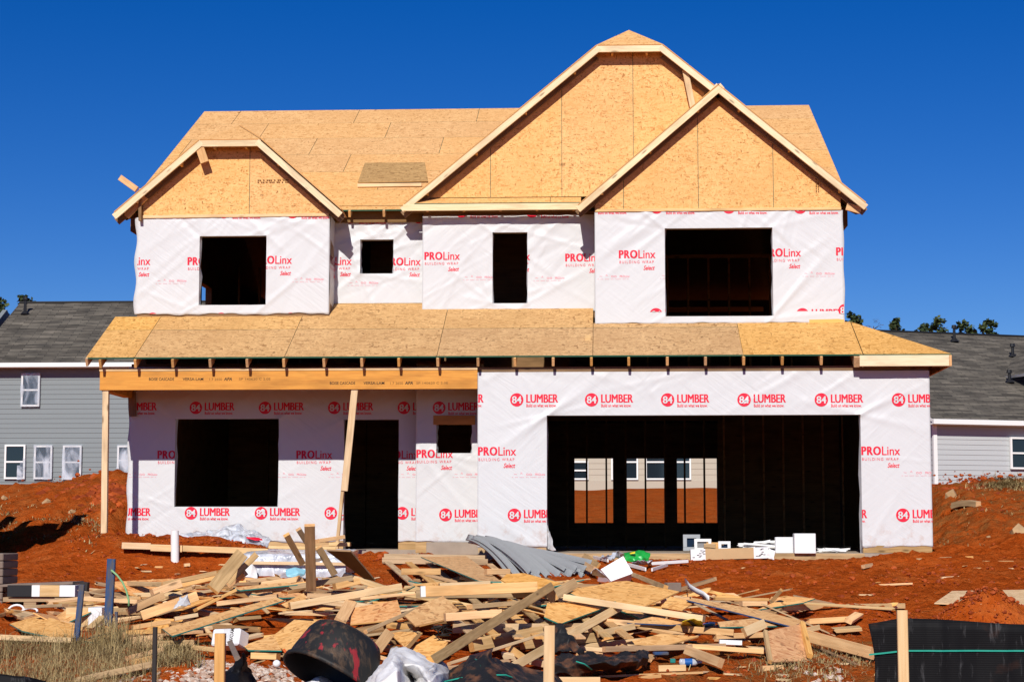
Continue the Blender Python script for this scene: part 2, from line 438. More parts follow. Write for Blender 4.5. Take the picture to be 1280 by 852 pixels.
# ------------------------------------------------------------------ ground
MOUNDS = []      # x, y, rx, ry, height
def mound_px(u, v, Y, rx, ry, h): MOUNDS.append((PX(u, Y), Y, rx, ry, h))
mound_px(190, 690, -2.0, 1.9, 1.3, .34)
mound_px(110, 690, -2.2, 1.2, 1.1, .20)
mound_px(300, 690, -1.9, 1.0, .8, .16)
MOUNDS.append((4.7, -.55, 1.0, .75, .13)); MOUNDS.append((-3.4, -.2, 1.6, .7, .10))
mound_px(20, 730, -4.2, 1.2, 1.1, .12)
mound_px(1232, 750, -9.6, .42, .42, .40)
mound_px(1185, 760, -9.7, .40, .45, .17)
mound_px(1285, 760, -9.4, .5, .5, .16)
mound_px(1055, 775, -8.6, .75, .55, .20)
mound_px(20, 800, -11.0, 1.3, .5, .10)
mound_px(260, 845, -12.9, .85, .55, .17)
mound_px(1290, 600, 13.0, 2.2, 2.0, .22)
mound_px(1215, 610, 12.0, 1.0, 1.0, .03)
mound_px(130, 600, 9.0, 1.6, 2.4, .38)
mound_px(160, 600, 8.0, 1.2, 2.0, .20)
def sst(a, b, x):
    t = max(0.0, min(1.0, (x-a)/(b-a))); return t*t*(3-2*t)
def ground0(x, y):
    if y >= -1: z = -.13
    elif y > -13: z = -.13-.074*(-1-y)
    elif y > -30: z = -.13-.888-.030*(-13-y)
    else: z = -1.53
    # banks beside and behind the house
    side = max(sst(-8.3, -9.6, x), sst(5.4, 7.5, x))
    z += side*(sst(1.5, 12, y)*(1.38 if x < 0 else 1.30))
    z += sst(14, 52, y)*(2.25-1.25*side)
    z += sst(60, 400, y)*4.0
    return z
def ground(x, y):
    z = ground0(x, y)
    for (mx, my, rx, ry, h) in MOUNDS:
        q = ((x-mx)/rx)**2+((y-my)/ry)**2
        if q < 9: z += h*math.exp(-q*1.15)
    return z
def heap(x, y):
    g = lambda cx, cy, rx, ry, h: h*math.exp(-(((x-cx)/rx)**2+((y-cy)/ry)**2))
    return g(-2.2, -7.6, 2.6, 2.2, .34)+g(.9, -8.6, 1.7, 1.7, .22)+g(-5.0, -7.4, 1.6, 2.0, .22)+g(-1.3, -10.9, 1.8, 1.1, .13)
def hit(u, v, h=0.0, f=None):
    """where the line of sight through pixel (u,v) meets the ground (plus the heap) raised by h"""
    f = f or (lambda x, y: ground(x, y)+heap(x, y)); d = ray(u, v); d = d/d.y; a = 6.0; p = None
    t = a
    while t < 90:
        q = CAM+d*t
        if q.z < f(q.x, q.y)+h:
            lo, hi = t-.25, t
            for _ in range(22):
                m = (lo+hi)/2; q = CAM+d*m
                if q.z < f(q.x, q.y)+h: hi = m
                else: lo = m
            return CAM+d*hi
        t += .25
    return CAM+d*60
def G(u, v, h=0.0): return hit(u, v, h, ground)
def PPM(p): return F/(p-CAM).dot(FWD)      # photo pixels per metre at a point

def axis(lo, hi, step, far, grow=1.25):
    a = list(np.arange(lo, hi+1e-6, step)); s = step; x = hi
    while x < far: s *= grow; x += s; a.append(x)
    s = step; x = lo; b = []
    while x > -far: s *= grow; x -= s; b.append(x)
    return b[::-1]+a
def span(cuts, far):
    a = []
    for (lo, hi, st) in cuts: a += list(np.arange(lo, hi-1e-6, st))
    a.append(cuts[-1][1]); x, st = a[-1], cuts[-1][2]
    while x < far: st *= 1.25; x += st; a.append(x)
    x, st, b = cuts[0][0], cuts[0][2], []
    while x > -far: st *= 1.25; x -= st; b.append(x)
    return b[::-1]+a
xs = span([(-15, -11, .12), (-11, 9, .065), (9, 13, .12)], 900); ys = span([(-21, -14, .13), (-14, 2, .06), (2, 15, .11)], 900)
verts = []; straw = []
for y in ys:
    for x in xs:
        z = ground(x, y)
        near = -24 < y < 16 and -20 < x < 18
        if near:
            inside = -8 < x < 5.2 and y > -.05
            if not inside:
                k = .6 if y < -1 else 1.0
                rg = 1-abs(nz(x, y, 1.9, 12))*2; z += (.034*nz(x, y, 1.1, 3)+.030*nz(x, y, 2.7, 9)+.028*nz(x, y, 6.1, 5)+.022*rg*abs(nz(x, y, .7, 21))*2+.012*nz(x, y, 15, 6))*(1 if y < 1 else 1.9)
                cl = nz(x, y, 11.0, 7); z += .016*cl+(.05*max(0, cl-.2))
                if y > 2: z += .14*abs(nz(x, y, .9, 2))+.07*nz(x, y, 3.6, 4)
        elif y > 0: z += .25*nz(x, y, .12, 3)*(1 if y < 70 else 0)+.12*nz(x, y, .6, 8)*(1 if y < 70 else 0)
        verts.append((x, y, z))
        w = 0.0
        if y > 3: w = .75*sst(4, 7, y)*(1 if x > 5 else .45)
        if y < -10.2 and x > .5: w = .8
        straw.append(w)
nx_, ny_ = len(xs), len(ys)
faces = [(j*nx_+i, j*nx_+i+1, (j+1)*nx_+i+1, (j+1)*nx_+i) for j in range(ny_-1) for i in range(nx_-1)]
me = bpy.data.meshes.new('ground'); me.from_pydata(verts, [], faces)
at = me.attributes.new('straw', 'FLOAT', 'POINT'); at.data.foreach_set('value', straw)
go = link('ground', me, 'dirt', smooth=True); meta(go, 'red clay ground sloping down from the house site', 'ground', kind='structure')

# ------------------------------------------------------------------ the house under construction
house = empty('unfinished_house', (-1.4, 0, 0), 'two storey timber framed house under construction wrapped in white printed building wrap', 'house')
XL, XR = PX(160, 1.5)+.02, PX(1163.5, 0)     # outer faces of the left and right walls
XGL = PX(597, 0)                              # left end of the garage front
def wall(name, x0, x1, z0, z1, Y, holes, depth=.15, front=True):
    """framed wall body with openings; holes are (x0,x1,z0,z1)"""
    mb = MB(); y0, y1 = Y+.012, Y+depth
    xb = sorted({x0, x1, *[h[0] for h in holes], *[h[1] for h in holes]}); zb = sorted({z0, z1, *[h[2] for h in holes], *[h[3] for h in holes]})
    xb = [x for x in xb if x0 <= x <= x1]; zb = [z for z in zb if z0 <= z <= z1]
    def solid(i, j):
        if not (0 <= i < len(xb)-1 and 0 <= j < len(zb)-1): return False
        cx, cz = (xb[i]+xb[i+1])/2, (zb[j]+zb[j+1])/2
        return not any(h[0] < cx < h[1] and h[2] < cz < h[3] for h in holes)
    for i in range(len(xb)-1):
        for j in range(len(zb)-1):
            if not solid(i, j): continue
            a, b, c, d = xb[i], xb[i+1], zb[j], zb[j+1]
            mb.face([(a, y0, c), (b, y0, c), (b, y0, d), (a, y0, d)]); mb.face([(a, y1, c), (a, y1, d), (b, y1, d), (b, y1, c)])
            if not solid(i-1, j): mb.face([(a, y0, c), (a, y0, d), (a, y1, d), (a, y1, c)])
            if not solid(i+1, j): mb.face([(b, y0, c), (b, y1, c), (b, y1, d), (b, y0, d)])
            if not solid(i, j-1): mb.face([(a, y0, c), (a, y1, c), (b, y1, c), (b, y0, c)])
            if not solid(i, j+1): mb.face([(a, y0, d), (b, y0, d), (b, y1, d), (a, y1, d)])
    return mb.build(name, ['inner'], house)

# --- printing on the wrap
_cache = {}
def text_geo(s, size, bold=0.0, shear=0.0, spacing=1.0, sx=1.0):
    key = (s, size, bold, shear, spacing, sx)
    if key in _cache: return _cache[key]
    c = bpy.data.curves.new('t', 'FONT'); c.body = s; c.size = size; c.offset = bold; c.shear = shear; c.space_character = spacing; c.resolution_u = 3
    o = bpy.data.objects.new('t', c); COL.objects.link(o); bpy.context.view_layer.update()
    dg = bpy.context.evaluated_depsgraph_get(); m = o.evaluated_get(dg).to_mesh()
    vs = [(v.co.x*sx, v.co.y) for v in m.vertices]; fs = [tuple(p.vertices) for p in m.polygons]
    o.evaluated_get(dg).to_mesh_clear(); bpy.data.objects.remove(o); bpy.data.curves.remove(c)
    x0 = min(v[0] for v in vs); x1 = max(v[0] for v in vs); y0 = min(v[1] for v in vs); y1 = max(v[1] for v in vs)
    _cache[key] = ([(v[0]-x0, v[1]-y0) for v in vs], fs, x1-x0, y1-y0); return _cache[key]
def fit(s, w, h, **kw):
    """text scaled into a w x h box -> list of 2-D polygons from (0,0)"""
    vs, fs, tw, th = text_geo(s, 1.0, **kw)
    return [[(vs[i][0]*w/tw, vs[i][1]*h/th) for i in f] for f in fs]
def shift(polys, dx, dy): return [[(x+dx, y+dy) for x, y in p] for p in polys]
def disc(cx, cy, r, n=28): return [[(cx+r*math.cos(2*math.pi*k/n), cy+r*math.sin(2*math.pi*k/n)) for k in range(n)]]
def logo_lumber(cx, cy, s=1.0):
    """red disc with 84, LUMBER and the small line below; (cx,cy) = centre of the disc"""
    r = .105*s; out = [(q, 0, 1) for q in disc(cx, cy, r)]
    
    for i, d in enumerate((0, .007)): out += [(q, 1, 3+i*.15) for q in shift(fit('84', .145*s, .115*s, bold=.004), cx-.075*s+d, cy-.0575*s)]
    for i, d in enumerate((-.006, 0, .006)): out += [(q, 0, 1+i*.15) for q in shift(fit('LUMBER', .49*s, .13*s), cx+.153*s+d, cy-.045*s)]
    out += [(q, 0, 1) for q in shift(fit('Build on what we know.', .47*s, .05*s, bold=.022), cx+.15*s, cy-.115*s)]
    return out
def logo_wrap(x, y, s=1.0):
    """PROLinx / BUILDING WRAP / Select; (x,y) = left end of the base line of PROLinx"""
    out = []
    for i, d in enumerate((0, .006, .011, .015)): out += [(q, 0, 1+i*.15) for q in shift(fit('PRO', .29*s, .135*s, bold=.006, spacing=1.14), x+d, y)]
    for i, d in enumerate((0, .005)): out += [(q, 0, 1+i*.15) for q in shift(fit('Linx', .275*s, .135*s), x+.318*s+d, y)]
    out += [(q, 0, 1) for q in shift(fit('BUILDING WRAP', .56*s, .045*s, spacing=1.35), x+.01*s, y-.085*s)]
    out += [(q, 0, 1) for q in shift(fit('Select', .185*s, .075*s, bold=.02, shear=.35), x+.40*s, y-.195*s)]
    return out
def logo_tiny(x, y, s=1.0):
    out = [(q, 2, 1) for q in shift(fit('PROLinx', .16*s, .036*s, bold=.02), x+.36*s, y)]
    out += [(q, 2, 1) for q in shift(fit('~  ^  oo', .28*s, .05*s), x+.03*s, y)]
    out += [(q, 2, 1) for q in shift(fit('- -- --- -- ---- -- -', .5*s, .006*s), x, y-.03*s)]
    return out
def tail(p): return [q for q in p if q[1] == 0]

def wrap(name, x0, x1, z0, z1, Y, holes, prints, seed, folds=40, amp=.007, loose=(0, 0)):
    """the white sheet over a wall: folds radiate over it, the red printing lies on it"""
    rnd = random.Random(seed); W, H = x1-x0, z1-z0
    def breaks(a, b, extra, step=.03):
        e = sorted({a, b, *[t for t in extra if a < t < b]}); out = []
        for i in range(len(e)-1):
            n = max(1, int(round((e[i+1]-e[i])/step))); out += [e[i]+(e[i+1]-e[i])*k/n for k in range(n)]
        return np.array(out+[b])
    xb = breaks(x0, x1, [t for h in holes for t in h[:2]]); zb = breaks(z0, z1, [t for h in holes for t in h[2:]])
    X, Z = np.meshgrid(xb, zb)
    fl = []
    corners = [(h[a], h[b]) for h in holes for a in (0, 1) for b in (2, 3)]
    for k in range(folds):
        if corners and rnd.random() < .45: ox, oz = rnd.choice(corners)
        else: ox, oz = x0+rnd.random()*W, rnd.choice([z1, z1, z0+rnd.random()*H])
        an = rnd.choice([rnd.gauss(.55, .18), rnd.gauss(.55, .18), rnd.gauss(2.4, .35), rnd.uniform(-3, 3)])
        fl.append((ox, oz, math.cos(an), math.sin(an), rnd.uniform(.4, 1.6), rnd.uniform(.018, .04), rnd.uniform(.3, 1)*rnd.choice([1, 1, -.6])*amp))
    def height(A, B):
        h = .004*np.sin(A*2.1+seed)*np.sin(B*2.7+seed*.3)
        for (ox, oz, c, s, L, sg, am) in fl:
            dx, dz = A-ox, B-oz; al = dx*c+dz*s; pe = -dx*s+dz*c
            wd = sg*(1+.8*np.abs(al)/L)
            h = h+am*np.exp(-(pe/wd)**2)*np.exp(-(al/L)**4)*(np.abs(al) < 2.0*L)
        return h
    Hh = height(X, Z)
    wx = np.where(X <= x0+1e-6, -loose[0]*(.6+.4*np.sin(Z*9+seed)), 0)+np.where(X >= x1-1e-6, loose[1]*(.6+.4*np.sin(Z*8+seed*2)), 0)
    bz = np.where(Z <= z0+1e-6, .012*np.sin(X*5+seed)+.008*np.sin(X*17), 0)
    mb = MB(); nxb, nzb = len(xb), len(zb)
    pt = lambda i, j: (X[j, i]+wx[j, i], Y-.004-Hh[j, i]-.004, Z[j, i]+bz[j, i])
    inh = lambda cx, cz: any(h[0] < cx < h[1] and h[2] < cz < h[3] for h in holes)
    vid = {}
    for j in range(nzb-1):
        for i in range(nxb-1):
            if inh((xb[i]+xb[i+1])/2, (zb[j]+zb[j+1])/2): continue
            mb.face([pt(i, j), pt(i+1, j), pt(i+1, j+1), pt(i, j+1)])
    # flaps folded into the openings
    for (a, b, c, d) in holes:
        rg = random.Random(int(a*100)+seed)
        for (s, t, dirn) in (((a, c), (a, d), 1), ((b, c), (b, d), -1)):
            n = 7; dep = [rg.uniform(.05, .13) for _ in range(n+1)]; inn = [rg.uniform(.0, .03) for _ in range(n+1)]
            for k in range(n):
                zA, zB = c+(d-c)*k/n, c+(d-c)*(k+1)/n
                mb.face([(s[0], Y-.006, zA), (s[0]+dirn*inn[k], Y+dep[k], zA), (s[0]+dirn*inn[k+1], Y+dep[k+1], zB), (s[0], Y-.006, zB)])
        mb.face([(a, Y-.006, c), (b, Y-.006, c), (b, Y+.1, c+.004), (a, Y+.1, c+.004)])
        mb.face([(a, Y-.006, d), (b, Y-.006, d), (b, Y+.05, d-.004), (a, Y+.05, d-.004)])
    # edges turned back to the wall
    n = nzb-1
    for j in range(nzb-1):
        p, q = pt(0, j), pt(0, j+1); mb.face([p, q, (q[0]+.002, Y+.03, q[2]), (p[0]+.002, Y+.03, p[2])])
        p, q = pt(nxb-1, j), pt(nxb-1, j+1); mb.face([p, (p[0]-.002, Y+.03, p[2]), (q[0]-.002, Y+.03, q[2]), q])
    for i in range(nxb-1):
        p, q = pt(i, 0), pt(i+1, 0); mb.face([p, (p[0], Y+.005, p[2]), (q[0], Y+.005, q[2]), q])
    ob = mb.build(name, ['wrap', 'red', 'pinkprint'], house, smooth=True, weld=True)
    # printing: cut at the sheet's edge and at the openings, draped over the folds
    pm = MB()
    xl_, zl_ = list(xb), list(zb)
    def samp(a, b):
        i = min(max(bisect.bisect(xl_, a)-1, 0), nxb-2); j = min(max(bisect.bisect(zl_, b)-1, 0), nzb-2)
        s = (a-xl_[i])/(xl_[i+1]-xl_[i]); t = (b-zl_[j])/(zl_[j+1]-zl_[j])
        return (Hh[j, i]*(1-s)+Hh[j, i+1]*s)*(1-t)+(Hh[j+1, i]*(1-s)+Hh[j+1, i+1]*s)*t
    for (poly, m, lay) in prints:
        pieces = [cliprect(poly, x0+.002, x1-.002, z0+.012, z1-.003)] if (min(p[0] for p in poly) < x0 or max(p[0] for p in poly) > x1 or min(p[1] for p in poly) < z0+.012 or max(p[1] for p in poly) > z1) else [poly]
        for (a, b, c, d) in holes:
            nxt = []
            for q in pieces:
                if len(q) < 3: continue
                if max(p[0] for p in q) <= a or min(p[0] for p in q) >= b or max(p[1] for p in q) <= c or min(p[1] for p in q) >= d: nxt.append(q); continue
                nxt.append(clip(q, 1, 0, a)); nxt.append(clip(q, -1, 0, -b)); m_ = clip(clip(q, -1, 0, -a), 1, 0, b)
                if len(m_) >= 3: nxt.append(clip(m_, 0, 1, c)); nxt.append(clip(m_, 0, -1, -d))
            pieces = nxt
        for q in pieces:
            if len(q) < 3: continue
            hh = [samp(*p) for p in q]
            pm.face([(p[0], Y-.0085-h-.0035*lay, p[1]) for p, h in zip(q, hh)], {0: 0, 1: 2, 2: 1}[m])
    if pm.v:
        pm.build('red_printing', ['red', 'pinkprint', 'wrap'], ob)
    return ob

def hole(u0, v0, u1, v1, Y): return (PX(u0, Y), PX(u1, Y), PZ((u0+u1)/2, v1, Y), PZ((u0+u1)/2, v0, Y))
def LL(u, v, Y, s=1.0): p = P(u, v, Y); return logo_lumber(p.x, p.z, s)
def LW(u, v, Y, s=1.0): p = P(u, v, Y); return logo_wrap(p.x, p.z, s)
def LT(u, v, Y, s=1.0): p = P(u, v, Y); return logo_tiny(p.x, p.z, s)
def at(x, u): return x
def sum_(l): return [q for s in l for q in s]

# garage front
gh = hole(683.5, 518.5, 1076, 691, 0); gh = (gh[0], gh[1], -.02, gh[3])
zt, zb = PZ(880, 464, 0), PZ(880, 683, 0)
GPR = sum_([LL(u, 499.5, 0) for u in (646, 739.5, 834.5, 930, 1026.5, 1123)]+[LL(553, 499.5, 0)]
           +[LL(u, 643.5, 0) for u in (643, 1128.5, 1031)]+[LW(597.5, 569, 0), LW(1076.5, 568.5, 0), LT(640, 594, 0), LT(1127, 592, 0)])
wrap('wrap_sheet', XGL, XR, zb, zt, 0, [gh], GPR, 3, 90)
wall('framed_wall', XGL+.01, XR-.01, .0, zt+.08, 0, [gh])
# porch wall with window and door, and the bay beside it
YP, YB = 1.5, 1.14
ztp = PZ(350, 486, .5)+.45
pw = hole(219, 523, 348.5, 633, YP); pdoor = hole(430, 524, 498.5, 680, YP); pdoor = (pdoor[0], pdoor[1], .0, pdoor[3])
zbp = PZ(350, 677, YP); xbump = PX(520, YB)
PPR = sum_([LL(u, 509.5, YP) for u in (148, 245, 331.5, 418, 505)]+[LL(u, 641, YP) for u in (140, 239, 326.5, 413.5, 503)]
           +[LW(197, 573, YP), LW(370.5, 573, YP), LW(478, 573, YP), LT(158, 594, YP), LT(344, 594, YP), LT(499, 594, YP), LT(411, 594, YP)])
wrap('wrap_sheet', XL, xbump+.3, zbp, ztp, YP, [pw, pdoor], PPR, 11, 70, loose=(.03, 0))
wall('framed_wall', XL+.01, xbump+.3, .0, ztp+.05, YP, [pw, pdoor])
bw = hole(545.5, 521, 590, 566, YB)
BPR = sum_([LL(549, 509.5, YB), LL(557, 643, YB), LW(520.5, 572, YB), LT(566, 594, YB)])
wrap('wrap_sheet', xbump, XGL+.02, PZ(560, 677, YB), ztp, YB, [bw], BPR, 17, 30)
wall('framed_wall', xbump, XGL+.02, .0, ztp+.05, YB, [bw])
# bare header over the small porch window with a loose flap of wrap
bar('window_header', (bw[0]-.05, YB-.02, bw[3]-.05), (bw[1]+.05, YB-.02, bw[3]-.05), .15, .03, 'lvl', house)
# upper floor
UY = dict(left=1.5, recess=2.1, mid=1.8, right=1.1)
def upper(key, u0, u1, v0, v1, hl, prints, seed, loose=(0, 0), x1=None):
    Y = UY[key]; a, b = PX(u0, Y), PX(u1, Y) if x1 is None else x1
    z1, z0 = PZ((u0+u1)/2, v0, Y), PZ((u0+u1)/2, v1, Y)
    wrap('wrap_sheet', a, b, z0, z1, Y, hl, prints, seed, 55, .009, loose)
    wall('framed_wall', a+.01, b-.01, z0-.1, z1+.06, Y, hl); return a, b, z0, z1
h1 = hole(245.5, 295, 330, 381, 1.5); h2 = hole(448.5, 299.5, 490.5, 342, 2.1); h3 = hole(615.5, 290.5, 659.5, 379, 1.8); h4 = hole(833, 285, 969, 395, 1.1)
top = lambda us, v, Y: sum_([LL(u, v, Y) for u in us])
def caps(us, v, vcut, Y):
    zc = PZ(900, vcut, Y); return [(c, m, l) for (q, m, l) in top(us, v, Y) for c in [clip(q, 0, -1, -zc)] if len(c) >= 3]
uL = upper('left', 167, 409.5, 271, 392.5, [h1], sum_([LW(144, 331.5, 1.5), LW(234.5, 331.5, 1.5), LW(320.5, 330, 1.5), LT(195, 352.5, 1.5), LT(366, 350.5, 1.5)])+top((194, 280, 366), 265.5, 1.5)+top((191, 276.5, 363), 398.5, 1.5), 21, (.05, 0))
uR_ = upper('recess', 412.5, 529, 277, 387.5, [h2], sum_([LW(396, 331.5, 2.1), LW(482, 332, 2.1), LT(435, 355, 2.1)])+top((438, 524), 272, 2.1), 23)
uM = upper('mid', 527, 745, 269, 390, [h3], sum_([LW(530.5, 325, 1.8), LW(618, 325.5, 1.8), LW(706.5, 327, 1.8), LT(579, 348, 1.8), LT(667, 349, 1.8)])+top((577, 665, 753), 264.5, 1.8)+top((575, 663), 395.5, 1.8), 27)
uG = upper('right', 744.5, 1058, 264, 404, [h4], sum_([LW(773.5, 323, 1.1), LW(955, 321, 1.1), LW(1045, 319.5, 1.1), LT(747, 347, 1.1), LT(825, 346, 1.1), LT(1003, 343.5, 1.1)])+top((736, 821, 911, 1000, 1090), 259.5, 1.1)+caps((820, 911, 1003), 393, 389.3, 1.1)+caps((1056,), 388, 393, 1.1), 31, (0, .02))
XUR = uG[1]; XUL = uL[0]
# the left bay's right cheek, turned towards the recess
cheek = MB(); n = 8
for k in range(n):
    za, zb_ = uL[2]+(uL[3]-uL[2])*k/n, uL[2]+(uL[3]-uL[2])*(k+1)/n; o = lambda z: .012*math.sin(z*6)
    cheek.face([(uL[1]+.004+o(za), 1.492, za), (uL[1]+.004+o(za)*.3, 2.11, za), (uL[1]+.004+o(zb_)*.3, 2.11, zb_), (uL[1]+.004+o(zb_), 1.492, zb_)])
ck = cheek.build('wrap_sheet', ['wrap'], house)
pm = MB()
for q, m, l in shift([], 0, 0): pass
pr = logo_wrap(1.5+.03, P(409, 331.5, 1.8).z)
for (q, m, l) in pr:
    q = cliprect(q, 1.5, 2.09, 0, 99)
    if len(q) >= 3: pm.face([(uL[1]+.016, p[0], p[1]) for p in q], 0)
pm.build('red_printing', ['red'], ck)
box = lambda name, a, b, mat, par=None: (lambda mb: (mb.box(a, b), mb.build(name, [mat], par if par is not None else house))[1])(MB())
box('framed_wall', (uL[1]-.11, 1.64, uL[2]-.1), (uL[1], 2.25, uL[3]+.2), 'inner')
box('framed_wall', (uG[0], 1.25, uG[2]-.1), (uG[0]+.11, 1.95, uG[3]+.2), 'inner')
# side and back walls, floors, inner framing
YBK = 14.0; D2 = 3.0
Zg0 = 2.78
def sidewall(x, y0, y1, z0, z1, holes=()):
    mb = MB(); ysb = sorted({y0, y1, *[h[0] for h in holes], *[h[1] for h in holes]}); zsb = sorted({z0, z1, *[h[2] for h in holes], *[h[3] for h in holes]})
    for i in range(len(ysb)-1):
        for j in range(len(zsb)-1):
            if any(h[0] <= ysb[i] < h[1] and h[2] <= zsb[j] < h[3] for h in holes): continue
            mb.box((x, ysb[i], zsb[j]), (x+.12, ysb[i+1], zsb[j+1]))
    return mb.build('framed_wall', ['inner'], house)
UZ0, UZ1 = 3.0, 5.55
sidewall(XL+.01, YP+.15, YBK, 0, D2+.1)
sidewall(XR-.13, .15, YBK, 0, Zg0)
sidewall(XUL+.02, 1.65, YBK, D2, UZ1, [(6.0, 6.9, 3.9, 5.05)])
sidewall(XUR-.14, 1.25, YBK, D2, UZ1)
sidewall(XGL+.02, .15, 9.5, 0, 2.8)
bh = [hole(718, 572.5, 766, 653, YBK), hole(783, 572.5, 830, 653, YBK), hole(846, 572.5, 896, 653, YBK)]
wall('framed_wall', XL+.1, XR-.1, 0, 3.0, YBK, bh)
slit = hole(836, 383.5, 957, 389.5, YBK)
lh = hole(280, 372, 287, 381, YBK)
wall('framed_wall', XUL+.1, XUR-.1, 3.0, 5.62, YBK, [slit, lh])
box('concrete_slab', (XGL+.005, -.012, -.55), (XR-.005, YBK+.2, -.004), 'concrete')
box('concrete_slab', (XL+.02, YP-.02, -.55), (XGL+.004, YBK+.2, .03), 'concrete')
box('slab_form', (gh[0]-.02, -.06, -.16), (gh[1]+.02, -.014, -.012), 'aged')
for a_, b_ in (((XGL+.01, -.004, .0), (gh[0]-.01, .1, zb+.02)), ((gh[1]+.01, -.004, .0), (XR-.012, .1, zb+.02)), ((XL+.02, YP+.001, .03), (pdoor[0], YP+.1, zbp+.02)), ((pdoor[1], YP+.001, .03), (xbump, YP+.1, zbp+.02)), ((xbump, YB+.001, -.02), (XGL, YB+.1, zbp+.03))): box('sill_plate', a_, b_, 'aged')
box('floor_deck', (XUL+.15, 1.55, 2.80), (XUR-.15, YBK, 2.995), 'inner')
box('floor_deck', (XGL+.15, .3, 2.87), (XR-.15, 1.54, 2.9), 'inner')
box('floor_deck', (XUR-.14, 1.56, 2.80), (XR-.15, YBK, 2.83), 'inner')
st = MB()
Ys = 10.0; s0 = PX(733.3, Ys)
for k in range(-2, 7): st.box((s0+k*.406-.019, Ys, 0), (s0+k*.406+.019, Ys+.09, 2.8))
sw = MB()
for k in range(7, 14): sw.box((s0+k*.406-.019, Ys-.1, 0), (s0+k*.406+.019, Ys, 2.8))
st.box((PX(897, Ys), Ys+.01, 0), (XR-.2, Ys+.05, 2.8)); sw.build('stud_wall', ['rawstud'], house); st.box((XGL+.2, Ys-.01, 2.62), (XR-.2, Ys-.002, 2.8))
su = MB(); Yu = 8.0; s1 = PX(862, Yu)
for k in range(-2, 6): su.box((s1+k*.406-.019, Yu, 3.0), (s1+k*.406+.019, Yu+.09, PZ(900, 322, Yu)))
su.box((s1-1.2, Yu-.002, PZ(900, 322, Yu)), (s1+3, Yu+.092, PZ(900, 318, Yu))); su.build('stud_wall', ['rawstud'], house)
for k in range(8): st.box((XUL+.6+k*.406, 7.2, 3.0), (XUL+.638+k*.406, 7.29, 5.5))
st.box((XUL+.1, 9.0, 0), (XGL, 9.1, 2.8)); st.box((-4.2, 4.0, 3.0), (-.6, 4.1, 5.6)); st.box((-.7, 2.0, 3.0), (-.6, 9, 5.6)); st.box((uL[1]-.1, 2.3, 3.0), (uL[1], 9, 5.6))  # solid partitions added inside to block light
for k in range(5): st.box((XUL+.9+k*.5, 8.9, 0), (XUL+.94+k*.5, 8.995, 2.8))
st.build('inner_framing', ['inner'], house)

# ------------------------------------------------------------------ roofs
EY = 1.85; SM = .479
ZE = PZ(465, 262, EY); RY = 8.2; SM = (PZ(640, 135.3, RY)-ZE)/(RY-EY); ZR = ZE+SM*(RY-EY)
xl_r, xr_r = P(255.5, 139, RY).x, P(1011, 131.5, RY).x
zmain = lambda y: ZE+SM*(y-EY)
T1 = lambda r, c, rnd: (.62+.3*rnd.random())
sheathe('roof_sheathing', [(xl_r, EY, ZE), (xr_r, EY, ZE), (xr_r, RY, ZR), (xl_r, RY, ZR)], ['osbroof'], house, seed=1, tints=T1, rows=1.2, offs=[.35, 1.75, 1.0, .2, 1.5, .75])
sheathe('roof_sheathing', [(xl_r, RY+.003, ZR), (xr_r, RY+.003, ZR), (xr_r, 2*RY-EY+1, ZE-SM), (xl_r, 2*RY-EY+1, ZE-SM)], ['osbroof'], house, seed=2, rows=1.2)
for x in (xl_r+.02, xr_r-.02):      # gable ends under the main roof
    mb = MB(); mb.poly([(x, EY+.4, 5.45), (x, YBK+.2, 5.45), (x, YBK+.2, ZE+.1), (x, RY, ZR-.03), (x, EY+.4, ZE+.13)], .1, (-1 if x < 0 else 1, 0, 0)); mb.build('gable_end', ['osbdark'], house)

